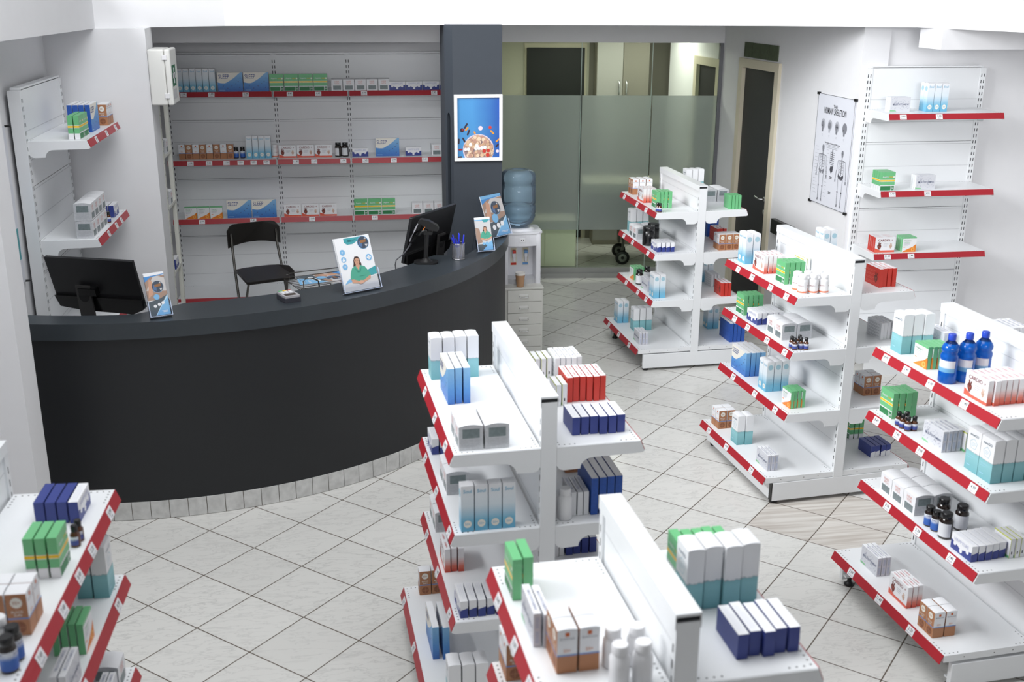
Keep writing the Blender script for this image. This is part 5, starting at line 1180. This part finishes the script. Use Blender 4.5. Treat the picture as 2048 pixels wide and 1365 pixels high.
while k < 150:
    a, r_ = rg.random()*6.283, br*.86*math.sqrt(rg.random()); x, y = bx+r_*math.cos(a), by+r_*math.sin(a); pr_ = .0135+.0035*rg.random()
    if not (pr_ < y < ih-pr_ and pr_ < x < iw-pr_): continue
    lf = .0011+k*.00003; mb.disc(f, x+.001, y-.0018, pr_, SH, lf, 10); mb.disc(f, x, y, pr_, PILL[k % 4] if k < 137 else (PAPER if k % 3 else REDP), lf+.00001, 10); k += 1
def capsule(x, y, ang, L_, m1_, wd_=.014):
    c_, s_ = math.cos(ang), math.sin(ang); pts = []
    for k in range(7): t = ang-math.pi/2+math.pi*k/6; pts.append((x+c_*L_/2+wd_/2*math.cos(t), y+s_*L_/2+wd_/2*math.sin(t)))
    for k in range(7): t = ang+math.pi/2+math.pi*k/6; pts.append((x-c_*L_/2+wd_/2*math.cos(t), y-s_*L_/2+wd_/2*math.sin(t)))
    mb.flat(f, inside(pts), m1_, .0012)
PDK, POR = mat('print_capsule_dark', (50, 36, 52), .4), mat('print_capsule_amber', (222, 150, 52), .4); PRD = mat('print_capsule_red', (150, 30, 46), .4)
for x, y, a, L_, m_ in ((.20, .535, 1.0, .035, PDK), (.22, .485, .85, .025, POR), (.26, .425, 1.2, .035, PDK), (.15, .30, -1.1, .03, PDK), (.83, .425, -.8, .03, POR), (.41, .42, -1, .01, POR), (.97, .29, .6, .03, POR), (.07, .14, .1, .02, PRD), (.95, .2, .8, .02, PDK), (.03, .28, 1.5, .03, PDK), (.03, .01, .1, .04, PDK)): capsule(iw*x, ih*y, a, L_, m_)
mb.disc(f, iw*.11, ih*.465, .017, PDK, .0012); mb.disc(f, iw*.125, ih*.475, .007, PRD, .0015); mb.disc(f, iw*.55, ih*.495, .018, mat('print_pill_pale', (226, 212, 224), .5), .0012); mb.disc(f, iw*.78, ih*.505, .013, REDP, .0012); mb.disc(f, iw*.955, ih*.105, .013, MAT['print_pill_pale'], .0012)
mb.build('print', fp)
# ---- skeleton poster on the angled wall
sk = thing('anatomy_poster', 'white human skeleton wall poster left of the right wall rack', 'poster')
pw, ph = .655, .955; x_l = .668     # far (left) edge along the wall
FR0 = frame((x_l, .012, 1.31), (-1, 0, 0), (0, 0, 1)); mb = MB(); mb.box(x_l-pw, x_l, .004, .0115, 1.31, 1.31+ph, mat('poster_paper', (226, 228, 236), .5)); f = FR0
GR1, GR2, GR3 = mat('print_bone_light', (182, 184, 192), .6), mat('print_bone_mid', (134, 135, 143), .6), mat('print_bone_dark', (78, 78, 86), .6)
mb.text(f, 'THE', pw*.5, ph*.905, pw*.11, INK); mb.text(f, 'HUMAN SKELETON', pw*.5, ph*.86, pw*.60, INK, sy=1.7)
for e in (((0, 0), (pw, 0)), ((0, ph), (pw, ph)), ((.002, 0), (.002, ph)), ((pw-.002, 0), (pw-.002, ph))): mb.stroke(f, e, .004, GR3)
for k, x in enumerate((.20, .39, .585, .79)):
    y = ph*.735; mb.disc(f, pw*x, y, .046, GR1 if k != 3 else GR2, .0008, 16, .85); mb.disc(f, pw*x-.006, y-.006, .032, GR2, .0011, 14, .8)
    mb.flat(f, [(pw*x-.022, y-.03), (pw*x+.012, y-.03), (pw*x+.006, y-.068), (pw*x-.016, y-.066)], GR2 if k != 1 else GR1, .001)
    if k == 2:
        for dx in (-.012, .012): mb.disc(f, pw*x+dx, y-.004, .008, GR3, .0014, 10)
        mb.rect(f, pw*x-.003, y-.026, pw*x+.003, y-.014, GR3, .0014); mb.rect(f, pw*x-.014, y-.048, pw*x+.014, y-.043, GR3, .0014)
    else: mb.disc(f, pw*x-.012, y-.016, .008, GR3, .0014, 8)
    mb.rect(f, pw*x-.012, y-.092, pw*x+.012, y-.089, GR1); mb.rect(f, pw*x-.008, y-.102, pw*x+.008, y-.099, GR1)
mb.text(f, 'The human skeleton of 206 bones', pw*.5, ph*.575, pw*.42, GR3)
for k in range(3): mb.rect(f, pw*(.31+.02*k), ph*(.556-.013*k), pw*(.69-.02*k), ph*(.559-.013*k), GR2)
def skeleton(cx, y0, s, side):
    X = lambda x, y: (cx+x*s, y0+y*s)
    mb.disc(f, *X(0, .93), .055*s, GR1, .0009, 14, .8); mb.disc(f, *X(0, .945), .04*s, GR2, .0011, 12, .8); mb.flat(f, [X(-.03, .91), X(.03, .91), X(.02, .865), X(-.02, .865)], GR2, .0012)
    for dx in (-.016, .016): mb.disc(f, *X(dx, .93), .01*s, GR3, .0015, 8)
    mb.stroke(f, [X(0, .87), X(0, .55)], .022*s, GR2); mb.stroke(f, [X(-.13, .80), X(0, .815), X(.13, .80)], .014*s, GR2)
    for k in range(8):
        y = .79-.028*k; hw = .085+.02*math.sin(math.pi*k/8)
        for sx in (-1, 1): mb.stroke(f, [X(0, y), X(sx*hw*.7, y+.01), X(sx*hw, y-.02)], .008*s, GR2 if k % 2 else GR1)
    for sx in (-1, 1):
        mb.stroke(f, [X(sx*.13, .80), X(sx*.15, .64), X(sx*.165, .62)], .018*s, GR1); mb.stroke(f, [X(sx*.155, .63), X(sx*.175, .49)], .012*s, GR1); mb.stroke(f, [X(sx*.165, .63), X(sx*.187, .49)], .009*s, GR2)
        for k in range(4): mb.stroke(f, [X(sx*(.17+.008*k), .48), X(sx*(.168+.012*k), .42)], .005*s, GR2)
        mb.flat(f, [X(0, .53), X(sx*.09, .575), X(sx*.1, .53), X(sx*.06, .485), X(sx*.02, .475)], GR3 if side else GR2, .0012)
        mb.stroke(f, [X(sx*.085, .50), X(sx*.07, .265)], .022*s, GR1); mb.disc(f, *X(sx*.07, .262), .018*s, GR3, .0012, 8); mb.stroke(f, [X(sx*.068, .25), X(sx*.055, .045)], .018*s, GR1); mb.stroke(f, [X(sx*.08, .25), X(sx*.07, .05)], .007*s, GR2); mb.flat(f, [X(sx*.04, .045), X(sx*.075, .045), X(sx*.09, .0), X(sx*.045, .0)], GR2, .0012)
skeleton(pw*.265, ph*.03, ph*.53, 0); skeleton(pw*.80, ph*.03, ph*.52, 1)
for k in range(14): y = ph*(.52-.033*k); mb.rect(f, pw*.05, y, pw*(.13+.02*(k % 3)), y+.0016, GR2); mb.rect(f, pw*(.36+.01*(k % 2)), y-.008, pw*.43, y-.0064, GR2)
mb.stroke(f, [(pw*.53, ph*.53), (pw*.53, ph*.42)], .014, GR2); 
for k in range(7): mb.stroke(f, [(pw*(.475), ph*(.50-.018*k)), (pw*.585, ph*(.497-.018*k))], .006, GR3 if k % 2 else GR2)
mb.flat(f, [(pw*.50, ph*.37), (pw*.58, ph*.38), (pw*.57, ph*.33), (pw*.53, ph*.31), (pw*.49, ph*.34)], GR3)
for y in (.275, .262, .135, .122): mb.rect(f, pw*.50, ph*y, pw*.57, ph*(y+.006), INK)
o = mb.build('sheet', sk)
for x, z in ((x_l, 1.31), (x_l-pw, 1.31), (x_l, 1.31+ph), (x_l-pw, 1.31+ph)): MB().box(x-.017, x+.017, .0, .02, z-.012, z+.010, DARK).build('corner_clip', sk)
sk.matrix_world = WM
# edge-on poster on the left wall
lp = thing('wall_poster', 'poster seen edge-on on the left wall with black pegs', 'poster', (LX+.004, 6.55, 1.335))
mb = MB(); mb.box(0, .006, 0, .68, 0, .985, MAT['poster_paper']); f = frame((.006, 0, 0), (0, 1, 0), (0, 0, 1)); mb.rect(f, .5, .15, .66, .35, TEALD); mb.rect(f, .3, .4, .62, .6, LB); mb.build('sheet', lp)
for z in (0, .985): MB().tube([(.003, .685, z), (.035, .69, z)], .007, DARK).build('peg', lp)
# black wall box beyond the middle rack
bw_ = thing('wall_box', 'small black box on the right wall beyond the middle rack', 'wall box'); bevel(MB().box(.93, 1.36, .0, .05, .86, 1.0, DARK).build('housing', bw_), .006); bw_.matrix_world = WM
